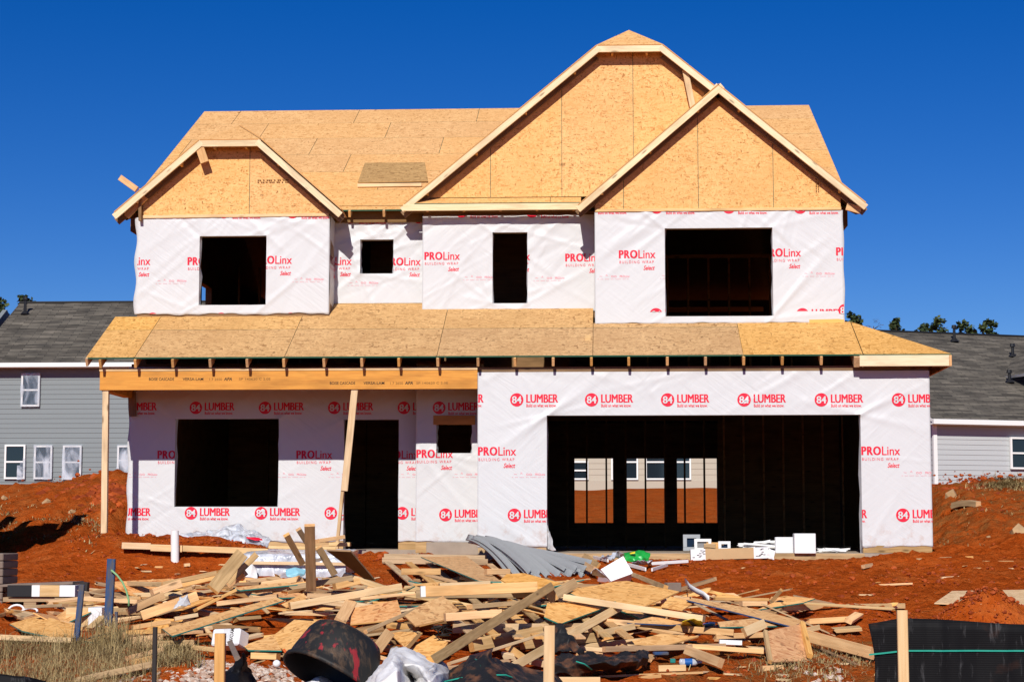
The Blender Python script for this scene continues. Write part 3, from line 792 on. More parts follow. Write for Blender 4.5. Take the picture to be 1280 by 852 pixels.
def profile(pts, dz):      # lower a roof profile
    return [(x, z-dz) for x, z in pts]
def dormer(rk, Yr, Yw, seed, backL, backR, xw, zw, cols_seam, hip=None, seamtint=None, ridge_back=6.0, wname='gable_wall', fasc=.105, mins=None):
    """rk: profile of the roof surface at the rake, left to right, as (x,z)"""
    m = (rk[1][1]-rk[0][1])/(rk[1][0]-rk[0][0])
    apex = rk[len(rk)//2] if len(rk) == 3 else None
    if apex is None:
        xa = (rk[0][0]+rk[-1][0])/2; za = rk[1][1]+m*(xa-rk[1][0]); hipY = Yr+hip; A0 = (xa, hipY, za)
    else: xa, za = apex; A0 = (xa, Yr, za)
    A1 = (xa, ridge_back, za)
    L = [(rk[0][0], Yr, rk[0][1])]+([(rk[1][0], Yr, rk[1][1])] if hip else [])+[A0, A1, (rk[0][0], backL, rk[0][1])]
    Rr = [(rk[-1][0], Yr, rk[-1][1])]+([(rk[-2][0], Yr, rk[-2][1])] if hip else [])+[A0, A1, (rk[-1][0], backR, rk[-1][1])]
    sheathe('roof_sheathing', L, ['osbroof'], house, seed=seed, ea=(0, 1, 0), tints=T1, edge='osbroof')
    sheathe('roof_sheathing', Rr, ['osbroof'], house, seed=seed+1, ea=(0, 1, 0), tints=T1, edge='osbroof')
    if hip: sheathe('roof_sheathing', [(rk[1][0], Yr, rk[1][1]), (rk[2][0], Yr, rk[2][1]), A0], ['osbroof'], house, seed=seed+2, tints=lambda r, c, q: .75, cols=9, rows=9, edge0=-4, edge='osbroof')
    # wall of vertical sheets
    d = .05
    prof = [(x, z-d-(Yw-Yr)*0) for x, z in rk]
    poly = [(xw[0], zw), (xw[1], zw)]
    full = [(rk[0][0], zw-3)]+[(rk[-1][0], zw-3)]+[(x, z-d) for x, z in reversed(rk)]
    q = cliprect(full, xw[0], xw[1], zw, 99)
    if hip:      # the wall follows the sheathing above it, a little higher than the rake itself
        pass
    sheathe(wname, [(x, Yw, z) for x, z in q], ['osbwall'], house, cols=cols_seam[1], rows=cols_seam[2] if len(cols_seam) > 2 else 9, edge0=cols_seam[0], seed=seed+5, offs=[0], ea=(1, 0, 0), tints=seamtint or (lambda r, c, rnd: .62+.16*rnd.random()))
    # rake boards
    for i in range(len(rk)-1):
        a, b = rk[i], rk[i+1]; ax = Vector((b[0]-a[0], 0, b[1]-a[1])).normalized(); nn = Vector((-ax.z, 0, ax.x)); off = nn*(-fasc/2-.015)
        last = i == len(rk)-2; je = (.045 if not hip else .022)*fasc/.105*.62; e0 = je if i else .05; e1 = .05 if last else je
        yo = .021+(.0025 if i == 1 else 0); p0 = Vector((a[0], Yr+yo, a[1]))+off-ax*e0; p1 = Vector((b[0], Yr+yo, b[1]))+off+ax*e1
        bar('rake_board', p0, p1, fasc, .038, 'cream', house, up=nn)
        n = max(2, int((Vector(p1)-Vector(p0)).length/.95))
        for k in range(n):
            c = p0+(p1-p0)*((k+.5)/n)
            bar('lookout', (c.x, Yr+.042, c.z-.005), (c.x, Yw-.004, c.z-.005), .13, .038, 'stud', house)
    # lower rafter behind the rake, against the wall
    for (a, b) in ((rk[0], rk[1]), (rk[-1], rk[-2])):
        bar('rafter', (a[0], Yw-.03, a[1]-.13), (b[0], Yw-.03, b[1]-.13), .13, .04, 'inner', house)
    return za, xa

def mk(u0, v0, u1, v1, Yr, clipv=None, uc=None, m=.83):
    a, b = P(u0, v0, Yr), P(u1, v1, Yr); zb_ = (a.z+b.z)/2
    if clipv is None:
        xa = uc; za = clipa
    return a, b, zb_
# left dormer
Yr, Yw = 1.25, 1.5
a, b = P(142, 265, Yr), P(426, 262, Yr); zb_ = (a.z+b.z)/2; c0, c1 = P(248, 174.5, Yr), P(325, 174.5, Yr)
rkL = [(a.x, zb_), (c0.x, c0.z), (c1.x, c0.z), (b.x, zb_)]
mL = (c0.z-zb_)/(c0.x-a.x); zaL = zb_+mL*((a.x+b.x)/2-a.x)
za, xa = dormer(rkL, Yr, Yw, 10, EY+.2, EY+.15, (PX(173, Yw), PX(408.5, Yw)), PZ(290, 269.5, Yw), (PX(307.5, Yw)-PX(173, Yw)-2.44+2.44, 1.9), hip=.95, ridge_back=EY+(zaL-ZE)/SM+.25)
# big middle gable
Yr, Yw = 1.55, 1.8
a, b = P(502, 256.5, Yr), P(1075, 256.5, Yr); c0, c1 = P(745, 56.5, Yr), P(829, 56.5, Yr)
xm = (c0.x+c1.x)/2; b = Vector((2*xm-a.x, Yr, a.z))
rkB = [(a.x, a.z), (c0.x, c0.z), (c1.x, c0.z), (b.x, a.z)]
zaB = a.z+(c0.z-a.z)/(c0.x-a.x)*(xm-a.x)
sl = PX(784.5, Yw)
dormer(rkB, Yr, Yw, 20, EY+.15, EY+.15, (PX(512, Yw), b.x-.2), PZ(600, 247, Yw), ((sl-PX(512, Yw)) % 1.2-1.2, 1.2), hip=.80, ridge_back=min(RY-.1, EY+(zaB-ZE)/SM))
# right gable
Yr, Yw = .86, 1.1
a, b = P(722, 257, Yr), P(1083, 251, Yr); zb_ = (a.z+b.z)/2; ap = P(898, 104.5, Yr)
rkR = [(a.x, zb_), (ap.x, ap.z), (b.x, zb_)]
dormer(rkR, Yr, Yw, 30, 1.95, EY+.15, (PX(745, Yw), PX(1056, Yw)), PZ(900, 261, Yw), (PX(876, Yw)-PX(745, Yw)-2.44, 1.22), ridge_back=EY+(ap.z-ZE)/SM+.2)
# faint stamps on the sheathing
def stamp(u, v, w, h, Y, ang=0.0):
    p = P(u, v, Y); mb = MB(); c, sn = math.cos(ang), math.sin(ang)
    for r, t_ in enumerate(('-- - --- - -- ---', '- -- - --- -- - --')):
        for q in fit(t_, w, h*.28): mb.face([(p.x+x*c-(y-r*h*.6)*sn, Y-.016, p.z+x*sn+(y-r*h*.6)*c) for x, y in q])
    mb.build('stamp_marks', ['fadeink'], house)
stamp(322, 226, .52, .06, 1.5); stamp(1021, 240, .30, .06, 1.1, 1.57); stamp(699, 205, .1, .05, 1.8)
# plates between gable walls and wrap
bar('top_plate', (PX(173, 1.5), 1.485, PZ(290, 270.5, 1.5)), (PX(408, 1.5), 1.485, PZ(290, 269.5, 1.5)), .05, .03, 'pine', house)
bar('top_plate', (PX(745, 1.1), 1.085, PZ(900, 262.2, 1.1)), (PX(1056, 1.1), 1.085, PZ(900, 262.2, 1.1)), .045, .03, 'pine', house)
# pent strip and fascia below the big gable
x0, x1 = P(508, 256, 1.55).x, P(726, 256, 1.55).x; z0 = PZ(620, 253.5, 1.55)
sheathe('roof_sheathing', [(x0, 1.55, z0), (x1, 1.55, z0), (x1, 1.82, z0+.27*SM), (x0, 1.82, z0+.27*SM)], ['osbroof'], house, seed=41, cols=3.4, edge0=-1.0, tints=lambda r, c, q: .85)
bar('fascia_board', (x0-.05, 1.529, z0-.075), (x1, 1.529, z0-.075), .11, .038, 'cream', house)
for k in range(5):
    x = x0+.35+k*.61; bar('rafter_tail', (x, 1.56, z0-.09), (x, 1.78, z0+.0), .12, .038, 'stud', house)
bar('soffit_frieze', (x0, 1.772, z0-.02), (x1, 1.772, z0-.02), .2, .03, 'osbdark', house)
# rafter tails at the recess
for u in (434.5, 478):
    x = PX(u, EY); bar('rafter_tail', (x, EY-.02, ZE-.075), (x, 2.2, ZE-.075+.35*SM), .11, .04, 'pine', house)
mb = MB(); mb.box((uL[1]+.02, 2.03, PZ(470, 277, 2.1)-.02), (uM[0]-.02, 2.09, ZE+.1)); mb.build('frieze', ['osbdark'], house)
# loose brace in the big gable
bar('brace', P(856.5, 88, 1.65), P(866, 134, 1.65), .10, .038, 'pine', house, up=(1, 0, 0))
# pieces nailed by the left eave
bar('nailed_block', P(150, 222, 1.3), P(171, 237, 1.3), .1, .06, 'stud', house, up=(0, 0, 1))
bar('nailed_block', P(249.5, 184, 1.29), P(256, 203, 1.29), .14, .04, 'stud', house, up=(1, 0, 0))
bar('lookout_ladder', P(153, 264, 1.35), P(178, 238, 1.35), .1, .04, 'stud', house, up=(0, 0, 1))
bar('lookout_ladder', P(158, 271, 1.42), P(182, 246, 1.42), .1, .04, 'stud', house, up=(0, 0, 1))
bar('lookout_ladder', P(1058, 258, 1.02), P(1076, 263, 1.02), .12, .04, 'stud', house, up=(0, 0, 1))
bar('corner_post', P(175.5, 247, 1.42), P(175.5, 276, 1.42), .09, .05, 'inner', house)
# lower roof
LE = -.24; SL = .480; ZL = PZ(640, 444.5, LE); yt = 2.3
xl0 = P(107, 446, LE).x; xr0 = P(1189.5, 441, LE).x; tt = 1.9
lowt = lambda r, c, rnd: {0: .78, 1: .35, 2: .42, 3: .18, 4: .32, 5: .9, 6: .95}.get(c, .5) + (.28 if r else 0)*rnd.random()
zl = lambda y: ZL+SL*(y-LE)
xe0 = P(168, 445, LE).x
def lowsheet(x_a, x_b, seed, tint, yt):
    sheathe('roof_sheathing', [(x_a+.004, LE, ZL), (x_b-.004, LE, ZL), (x_b-.004, yt, zl(yt)), (x_a+.004, yt, zl(yt))], ['osblow'], house, seed=seed, cols=30, edge0=-1, rows=1.28, tints=lambda r, c, q: tint+(.25 if r == 1 else 0)+.1*q.random(), gap=.012)
cuts = [107, 168, 355.5, 546, 741, 929]
xsx = [P(c, 445, LE).x for c in cuts]
tn = [.80, .42, .30, .22, .15, .28]
for i in range(5): lowsheet(xsx[i], xsx[i+1], 50+i, tn[i], [1.52, 1.52, 2.12, 1.82, 1.12][i])
yt = 1.118; xh = xr0-(yt-LE)
sheathe('roof_sheathing', [(xsx[5]+.004, LE, ZL), (P(1078.5, 442, LE).x, LE, ZL), (xh-.012, yt, zl(yt)), (xsx[5]+.004, yt, zl(yt))], ['osblow'], house, seed=60, cols=30, edge0=-1, rows=9, tints=lambda r, c, q: .95)
sheathe('roof_sheathing', [(P(1079.5, 442, LE).x, LE, ZL), (xr0, LE, ZL), (xh, yt, zl(yt))], ['osblow'], house, seed=61, cols=30, edge0=-1, rows=9, tints=lambda r, c, q: 1.0)
sheathe('roof_sheathing', [(xr0+.002, LE, ZL), (xr0+.002, 13, ZL), (xh+.002, 13, zl(yt)), (xh+.002, yt, zl(yt))], ['osblow'], house, seed=62, ea=(0, 1, 0))
mb = MB(); mb.poly([(xl0+.03, LE+.05, ZL-.03), (xl0+.03, 1.55, zl(1.55)-.03), (xl0+.03, 1.55, ZL-.2), (xl0+.03, LE+.05, ZL-.2)], .03, (-1, 0, 0)); 
bar('rake_board', (xl0+.02, LE, ZL-.075), (xl0+.02, 1.5, zl(1.5)-.075), .13, .038, 'pine', house)
# rafters of the lower roof
us = [121, 165, 212, 259, 305.5, 351.5, 402, 449.5, 496, 545, 595.5, 642, 690, 738, 785, 833.5, 881.5, 929.5, 978, 1027]
for u in us:
    x = PX(u, LE)+.02
    bar('rafter', (x, LE+.015, ZL-.10), (x, 1.0, ZL-.10+SL*(1.0-LE)), .135, .04, 'stud', house)
bar('corner_rafter', (PX(1073, LE), LE+.0, ZL-.125), (PX(1073, LE), 1.0, ZL-.125+SL*(1.0-LE)), .16, .085, 'stud', house)
bar('fascia_board', (PX(1078, LE)-.02, LE+.001, ZL-.103), (xr0-.045, LE+.001, ZL-.103), .17, .038, 'cream', house)
bar('fascia_board', (xr0-.022, LE-.018, ZL-.103), (xr0-.022, 9, ZL-.103), .17, .038, 'cream', house)
for k in range(10): bar('lookout', (XR+.02, -.15+k*.75, ZL-.14), (xr0-.05, -.15+k*.75, ZL-.14), .12, .04, 'inner', house)
# beam over the porch
bz0, bz1 = PZ(360, 486.5, 0), PZ(360, 463.5, 0); bx0, bx1 = P(125, 475, 0).x, XGL-.004
beam = MB(); beam.box((bx0, -.012, bz0), (bx1, .12, bz1)); bo = beam.build('porch_beam', ['lvl'], house)
bar('beam_cap', (bx0-.01, .03, bz1+.026), (bx1, .03, bz1+.026), .045, .1, 'pine', house)
pm = MB()
def beamtext(s, u, v, w, h, mi=0, **kw):
    p = P(u, v, 0)
    for q in shift(fit(s, w, h, **kw), p.x, p.z): pm.face([(c[0], -.0145, c[1]) for c in q], mi)
for du, dv in ((0, 0), (226, .0)):
    beamtext('BOISE CASCADE', 186.5+du, 475.5+dv+du*.022, .40, .045, bold=.01); beamtext('VERSA-LAM', 228.5+du*1.0, 475.5+dv+du*.022, .33, .045, bold=.01)
    beamtext('APA', 280+du, 475.5+dv+du*.022, .13, .05, bold=.02, shear=.2); beamtext('1.7 2650', 262+du, 475.5+du*.022, .2, .04, 1); beamtext('SP 140620 C 2.0E', 299+du*.98, 475+du*.022, .5, .035, 1)
pm.build('stamped_lettering', ['ink', 'fadeink'], bo)
mb = MB(); mb.box((bx0+.005, .12, bz0-.02), (bx0+.17, YP, bz1-.01)); mb.build('porch_beam', ['lvl'], house)
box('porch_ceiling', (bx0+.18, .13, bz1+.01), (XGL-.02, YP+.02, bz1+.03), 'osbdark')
bar('post', (P(132, 600, .05).x, .055, ground(-7.9, 0)-.1), (P(132.5, 487, .05).x, .055, bz0), .095, .085, 'pine', house, up=(1, 0, 0))
pz = P(132, 600, .05)
# torn wrap and pink insulation at the porch corner
bar('corner_trim', P(164.5, 489, 1.44), P(166, 520, 1.44), .12, .05, 'inner', house, up=(1, 0, 0))
# exposed sheathing strip above the lower roof on the right
bar('sheathing_strip', (PX(1014, 1.1), 1.1, PZ(1035, 403, 1.1)), (PX(1058, 1.1), 1.1, PZ(1035, 402, 1.1)), .1, .02, 'osbscrap', house)
# ------------------------------------------------------------------ neighbouring houses
def lapwall(name, o, ex, W, H, mat, parent, lap=.19, nrm=None):
    """lap siding: every course leans out at its lower edge"""
    ex = Vector(ex).normalized(); n = Vector(nrm) if nrm else Vector((ex.y, -ex.x, 0)); o = Vector(o); mb = MB(); k = 0; z = 0
    mb.hexa([o+ex*a-n*b+Vector((0, 0, c)) for c in (0, H) for b in (0, .2) for a in (0, W)])
    while z < H-1e-3:
        h = min(lap, H-z); a, b = o+Vector((0, 0, z)), o+Vector((0, 0, z+h))
        mb.face([a+n*.024, a+ex*W+n*.024, b+ex*W+n*.006, b+n*.006]); mb.face([a+n*.003, a+ex*W+n*.003, a+ex*W+n*.024, a+n*.024]); z += lap
    return mb.build(name, [mat], parent)
def window(parent, o, ex, w, h, covered, nrm, bar_=True, seed=1):
    """sash window standing proud of the siding; o = lower left corner"""
    ex = Vector(ex).normalized(); n = Vector(nrm); o = Vector(o); mb = MB(); up = Vector((0, 0, 1)); f = .075
    def bx(a0, a1, z0, z1, d0, d1, m): m.hexa([o+ex*a+n*d+up*z for z in (z0, z1) for d in (d1, d0) for a in (a0, a1)])
    bx(0, w, 0, f, .02, .11, mb); bx(0, w, h-f, h, .02, .11, mb); bx(0, f, f, h-f, .02, .11, mb); bx(w-f, w, f, h-f, .02, .11, mb)
    if bar_: bx(f, w-f, h/2-.035, h/2+.035, .03, .105, mb)
    fr = mb.build('window', ['trim'], parent)
    g = MB(); bx(f, w-f, f, h-f, .02, .05, g); g.build('pane', ['glass'], fr)
    if covered:
        rnd = random.Random(seed); c = MB(); nx, ny = 8, 10
        pt = lambda i, j: o+ex*(-.02+(w+.04)*i/nx)+up*(-.03+(h+.06)*j/ny)+n*(.125+.03*noise.noise((i*.6+seed, j*.45, seed))+.015*((i+j) % 2))
        a0 = 0 if covered == 1 else 5
        for i in range(a0, nx):
            for j in range(ny):
                if covered == 2 and j > 3+(i-a0): continue
                c.face([pt(i, j), pt(i+1, j), pt(i+1, j+1), pt(i, j+1)])
        if c.v: c.build('plastic_sheet', ['winfilm'], fr, smooth=True, weld=True)
    return fr
def roofpoly(name, pts, mat, parent, ea=(1, 0, 0), th=.12, edge='trim'):
    pts = [Vector(p) for p in pts]; n = (pts[1]-pts[0]).cross(pts[2]-pts[0]).normalized()
    if n.z < 0: pts = pts[::-1]; n = -n
    e = Vector(ea); e = (e-n*e.dot(n)).normalized(); eb = n.cross(e); mb = MB()
    mb.poly(pts, th, n, 0, 1, lambda p: (p.dot(e), p.dot(eb)), .5, 1); return mb.build(name, [mat, edge], parent)
def ventpipe(parent, p, h=.55):
    mb = MB(); p = Vector(p); mb.tube([p, p+Vector((0, 0, .12)), p+Vector((0, 0, .14)), p+Vector((0, 0, h))], [.22, .12, .07, .06], 8); mb.tube([p+Vector((0, 0, h)), p+Vector((0, 0, h+.14))], [.12, .1], 8)
    mb.build('roof_vent', ['blk'], parent)

# left, blue grey
YN = 50.0
xa, xb_ = PX(-60, YN), PX(330, YN); zb0, zt0 = PZ(60, 614, YN), PZ(60, 459, YN)
hl = empty('blue_grey_house', (PX(60, YN), YN, zb0), 'two storey blue grey lap sided house with film covered windows, left of the building site', 'house')
lapwall('wall', (xa, YN, zb0), (1, 0, 0), xb_-xa, zt0-zb0, 'sidegrey', hl, .205)
mb = MB(); mb.box((xa, YN-.05, zb0-.6), (xb_, YN+.2, zb0)); mb.build('foundation', ['concrete'], hl)
for (x_, y0, y1) in ((xa+.1, YN+.2, YN+11), (xb_-.3, YN+.2, YN+11)): box('wall', (x_, y0, zb0-.5), (x_+.2, y1, zt0+.2), 'sidegrey', hl)
box('wall', (xa, YN+11, zb0-.5), (xb_, YN+11.2, zt0+.2), 'sidegrey', hl)
ze, zr = PZ(60, 453, YN-.5), PZ(60, 378.5, YN+6); xr0_, xr1_ = PX(20, YN+6), xb_+.4
roofpoly('roof', [(xr0_, YN-.5, ze), (xr1_, YN-.5, ze), (xr1_, YN+6, zr), (xr0_, YN+6, zr)], 'shingle', hl)
roofpoly('roof', [(xr0_, YN+12.5, ze), (xr1_, YN+12.5, ze), (xr1_, YN+6.003, zr), (xr0_, YN+6.003, zr)], 'shingle', hl)
mb = MB(); mb.poly([(xa+.1, YN, zt0), (xa+.1, YN+12, zt0), (xa+.1, YN+6, zr-.3)], .2, (-1, 0, 0)); mb.build('gable_end', ['sidegrey'], hl)
box('gutter', (xr0_, YN-.62, ze-.19), (xr1_, YN-.5, ze-.02), 'trim', hl); box('soffit', (xr0_, YN-.5, ze-.2), (xr1_, YN, ze-.16), 'trim', hl)
mb = MB(); mb.tube([(xr0_, YN+6, zr+.02), (xr1_, YN+6, zr+.02)], .06, 6); mb.build('ridge_cap', ['blk'], hl)
def nwin(par, Y, u0, v0, u1, v1, cov, sd): 
    a, b = P(u0, v1, Y), P(u1, v0, Y); return window(par, (a.x, Y-.03, a.z), (1, 0, 0), b.x-a.x, b.z-a.z, cov, (0, -1, 0), True, sd)
nwin(hl, YN, 27, 467, 51, 508, 1, 3); nwin(hl, YN, 6, 555.5, 33, 598.5, 2, 5); nwin(hl, YN, 43, 556.5, 66.5, 598.5, 1, 7); nwin(hl, YN, 79, 556.5, 103, 598.5, 1, 9); nwin(hl, YN, 147, 556.5, 171, 594, 1, 11)
p = P(26, 394, YN+5); t = (p.y-(YN-.5))/6.5; ventpipe(hl, (PX(27, YN+4.7), YN+4.7, ze+(zr-ze)*5.2/6.5), .65)
# right, light grey, turned a little
YR_ = 46.0; ang = R(22); ex = Vector((math.cos(ang), math.sin(ang), 0)); nr_ = Vector((ex.y, -ex.x, 0)); bk = -nr_
cor = P(1169, 606, YR_); hr = empty('light_grey_house', (cor.x, cor.y, cor.z), 'light grey lap sided house with broad shingle roof, right of the building site', 'house')
zt1 = PZ(1169, 527, YR_); zb1 = cor.z; Wd = 13.0
def on(a, d, z): return Vector((cor.x, cor.y, 0))+ex*a+bk*d+Vector((0, 0, z))
lapwall('wall', on(0, 0, zb1), ex, Wd, zt1-zb1, 'sidelight', hr, .20, nr_)
lapwall('wall', on(0, 9, zb1), -bk, 9, zt1-zb1, 'sidelight', hr, .20, -ex)
mb = MB(); mb.hexa([on(a, d, z) for z in (zb1-1.2, zb1) for d in (-.04, 9) for a in (-.04, Wd)]); mb.build('foundation', ['concrete'], hr)
mb = MB(); mb.hexa([on(a, d, z) for z in (zb1, zt1) for d in (-.06, .05) for a in (-.06, .10)]); mb.build('corner_board', ['trim'], hr)
def lineY(u, a0):       # position along the facade of the sight line through pixel column u
    d = ray(u, 560); A = np.array([[ex.x, -d.x], [ex.y, -d.y]]); bb = np.array([CAM.x-cor.x, CAM.y-cor.y]); return float(np.linalg.solve(A, bb)[0])
ze1 = PZ(1165, 523.5, YR_-.3)
rdist = 8.6; pr_ = on(0, rdist, 0); zr1 = CAM.z+(665-411)*((on(3, rdist, 0)-CAM).dot(FWD))/F
zr1 = P(1190, 411.5, on(lineY(1190, 0), rdist, 0).y).z
roofpoly('roof', [on(-.35, -.45, ze1), on(Wd+.4, -.45, ze1), on(Wd+.4, rdist, zr1), on(-.35, rdist, zr1)], 'shingle', hr, ex)
roofpoly('roof', [on(-.35, 2*rdist, ze1), on(Wd+.4, 2*rdist, ze1), on(Wd+.4, rdist+.004, zr1), on(-.35, rdist+.004, zr1)], 'shingle', hr, ex)
mb = MB(); mb.poly([on(.02, 0, zt1-.02), on(.02, 2*rdist, zt1-.02), on(.02, rdist, zr1-.25)], .2, (-ex.x, -ex.y, 0)); mb.build('gable_end', ['sidelight'], hr)
mb = MB(); mb.hexa([on(a, d, z) for z in (ze1-.20, ze1-.02) for d in (-.57, -.452) for a in (-.35, Wd+.4)]); mb.build('gutter', ['trim'], hr)
mb = MB(); mb.hexa([on(a, d, z) for z in (ze1-.22, ze1-.16) for d in (-.45, .0) for a in (-.35, Wd+.4)]); mb.build('soffit', ['trim'], hr)
mb = MB(); mb.tube([on(-.35, rdist, zr1+.02), on(Wd+.4, rdist, zr1+.02)], .06, 6); mb.build('ridge_cap', ['blk'], hr)
a0, a1 = lineY(1261, 0), lineY(1284, 0); q0 = on(a0, 0, 0)
window(hr, on(a0, -.03, PZ(1270, 586, q0.y)), ex, a1-a0, PZ(1270, 546, q0.y)-PZ(1270, 586, q0.y), 0, nr_)
def roofpt(u, v):
    n = (on(1, -.45, ze1)-on(0, -.45, ze1)).cross(on(0, rdist, zr1)-on(0, -.45, ze1)); d = ray(u, v); t = (on(0, -.45, ze1)-CAM).dot(n)/d.dot(n); return CAM+d*t
ventpipe(hr, roofpt(1193, 427), .6); ventpipe(hr, roofpt(1266, 446), .45); ventpipe(hr, roofpt(1262, 478), .4)
# a small gable roof at the far right of it
pA = roofpt(1258, 470); al = (pA-on(0, 0, 0)).dot(ex)
gz = pA.z
mb = MB(); roofpoly('dormer_roof', [on(al-.1, 1.2, gz), on(al-.1, 6, gz), on(al+2.2, 6, gz+1.3), on(al+2.2, 1.2, gz+1.3)], 'shingle', hr, bk)
mb.hexa([on(al+a, d, z+gz+(.57*a)) for z in (-.24, .03) for d in (1.02, 1.12) for a in (-.1, 2.2)]); mb.build('dormer_trim', ['trim'], hr)
mb = MB(); mb.poly([on(al+.3, 1.5, gz-.7), on(al+2.2, 1.5, gz-.7), on(al+2.2, 1.5, gz+1.1), on(al+.3, 1.5, gz)], .5, nr_); mb.build('dormer_wall', ['sidelight'], hr)
# behind, beige
YZ = 58.0; x0, x1 = PX(640, YZ), PX(1010, YZ); z0, z1 = PZ(800, 612.5, YZ), PZ(800, 480, YZ)
hb = empty('beige_house', (PX(800, YZ), YZ, z0), 'beige lap sided house glimpsed through the open garage and its rear windows', 'house')
lapwall('wall', (x0, YZ, z0+.45), (1, 0, 0), x1-x0, z1-z0-.45, 'sidebeige', hb, .26)
box('foundation', (x0, YZ-.06, z0-.5), (x1, YZ+.25, z0+.45), 'sidebeige', hb)
box('wall', (x0, YZ+.25, z0-.3), (x0+.2, YZ+9, z1), 'sidebeige', hb); box('wall', (x1-.2, YZ+.25, z0-.3), (x1, YZ+9, z1), 'sidebeige', hb); box('wall', (x0, YZ+9, z0-.3), (x1, YZ+9.2, z1), 'sidebeige', hb)
roofpoly('roof', [(x0-.4, YZ-.5, z1), (x1+.4, YZ-.5, z1), (x1+.4, YZ+4.6, z1+1.6), (x0-.4, YZ+4.6, z1+1.6)], 'shingle', hb); roofpoly('roof', [(x0-.4, YZ+9.7, z1), (x1+.4, YZ+9.7, z1), (x1+.4, YZ+4.6, z1+1.6), (x0-.4, YZ+4.6, z1+1.6)], 'shingle', hb)
for i, (u0, u1) in enumerate(((700, 735.5), (764, 797.5), (806.5, 832), (840, 863.5))): nwin(hb, YZ, u0, 555 if i else 576, u1, 599.5, 0, 20+i)

# ------------------------------------------------------------------ trees beyond the roofs
def tree(u, v, Y, w, label, seed, h0=.35, bare=False):
    w *= 1.3
    rnd = random.Random(seed); tp = P(u, v, Y); gz = ground(tp.x, Y)
    base = Vector((tp.x, Y, gz)); H = tp.z-gz
    t = empty('pine_tree' if not bare else 'bare_tree', base, label, 'tree', 'trees beyond the roofs')
    mb = MB(); mb.tube([base-Vector((0, 0, .3)), base+Vector((.1, 0, H*.5)), base+Vector((0, .1, H*.96))], [.24, .16, .03], 7)
    for k in range(16):
        z = H*(h0+(.98-h0)*k/16); an = rnd.uniform(0, 6.3); L = w*.5*(1-.5*k/16)
        mb.tube([base+Vector((0, 0, z)), base+Vector((math.cos(an)*L, math.sin(an)*L, z+.3*L))], [.05, .015], 5)
    mb.build('trunk', ['bark'], t)
    cr = MB()
    n = 40 if bare else 46
    for k in range(n):
        f = k/n; z = H*(h0+.03+(1-h0-.03)*f); r = w*.5*(1.0-.65*f**2)*rnd.uniform(.3, 1.0); an = rnd.uniform(0, 6.3)
        c = base+Vector((math.cos(an)*r, math.sin(an)*r, min(z, H-.12))); s = w*.17*rnd.uniform(.6, 1.3)*(1.2-.5*f); tn = rnd.random()
        for q in range(10 if bare else 46):
            d = Vector((rnd.gauss(0, 1), rnd.gauss(0, 1), rnd.gauss(0, .65))); d = d/max(d.length, .1)*rnd.random()**.5
            p = c+d*s; a = Vector((rnd.gauss(0, 1), rnd.gauss(0, 1), rnd.gauss(0, .6))).normalized(); b = a.cross(Vector((rnd.gauss(0, 1), rnd.gauss(0, 1), 1))).normalized()
            l = .40*rnd.uniform(.6, 1.2)*(1 if not bare else .9); wd = l*(.35 if not bare else .05)
            cr.face([p-a*l*.5, p+b*wd, p+a*l*.5, p-b*wd], 0, None, min(1, max(0, tn*.7+.3*rnd.random())))
    cr.build('crown', ['leaf' if not bare else 'bark'], t)
TR = [(6, 375, 120, 3.2, 'dark pine at the far left beside the ridge end of the blue grey house'), (33, 369, 125, 2.9, 'dark pine rising right behind the vent pipe of the blue grey roof'),
      (1066, 391, 120, 2.6, 'dark pine showing just above the hip of the lower roof beside the upper wall'),
      (1120, 397, 130, 2.5, 'small round topped pine, second of the row above the light grey house'), (1148, 405, 128, 2.3, 'lowest of the pines peeking over the light grey roof ridge'),
      (1174, 399, 126, 3.0, 'bushy pine just left of the tall vent pipe on the light grey roof'), (1208, 403, 130, 3.2, 'wide flat topped pine just right of the tall roof vent'), (1235, 400, 124, 2.2, 'narrow pine, rightmost of the row above the light grey ridge')]
for i, a in enumerate(TR): tree(*a, seed=60+i)
tree(1092, 398, 124, 2.2, 'leafless tree of thin twigs between the pines over the light grey roof', 77, bare=True)

# ------------------------------------------------------------------ silt fence, stakes
def cloth(name, rows, mat, label=None, cat=None, parent=None, nx=40, ny=16, amp=.03, sc=4.0, seed=1.0, fold=None, group=None):
    """crumpled sheet through a grid of control points (rows of points), smoothly interpolated"""
    rows = [[Vector(p) for p in r] for r in rows]; mb = MB(); g = []
    def lin(l, t):
        t *= len(l)-1; i = min(int(t), len(l)-2); f = t-i; f = f*f*(3-2*f)*.5+f*.5; return l[i].lerp(l[i+1], f)
    for j in range(ny+1):
        rr = []
        for i in range(nx+1):
            p = lin([lin(r, i/nx) for r in rows], j/ny)
            q = p*sc+Vector((seed*3.1, seed, 0)); n = noise.noise_vector(q)+.5*noise.noise_vector(q*2.3)
            ridge = 1-abs(noise.noise(q*1.3))*2
            rr.append(p+n*amp+Vector((0, -.5, .8))*ridge*amp*.8)
        g.append(rr)
    for j in range(ny):
        for i in range(nx): mb.face([g[j][i], g[j][i+1], g[j+1][i+1], g[j+1][i]])
    o = mb.build(name, [mat], parent, smooth=True, weld=True)
    md = o.modifiers.new('thickness', 'SOLIDIFY'); md.thickness = .004
    if label: meta(o, label, cat, group)
    return o
YF = -20.6
fl_, fr_ = P(1085, 776, YF), P(1420, 766, YF); zg = ground(fl_.x, YF)
sf = empty('silt_fence', (fl_.x, YF, zg), 'black silt fence with a teal thread along it and a pale stake, lower right', 'fence')
def fz(x): return P(1180, 773, YF).z+.02*math.sin(x*2.2)-.006*math.sin(x*7)
xs_ = [fl_.x+(fr_.x-fl_.x)*k/70 for k in range(71)]; mb = MB(); nj = 26
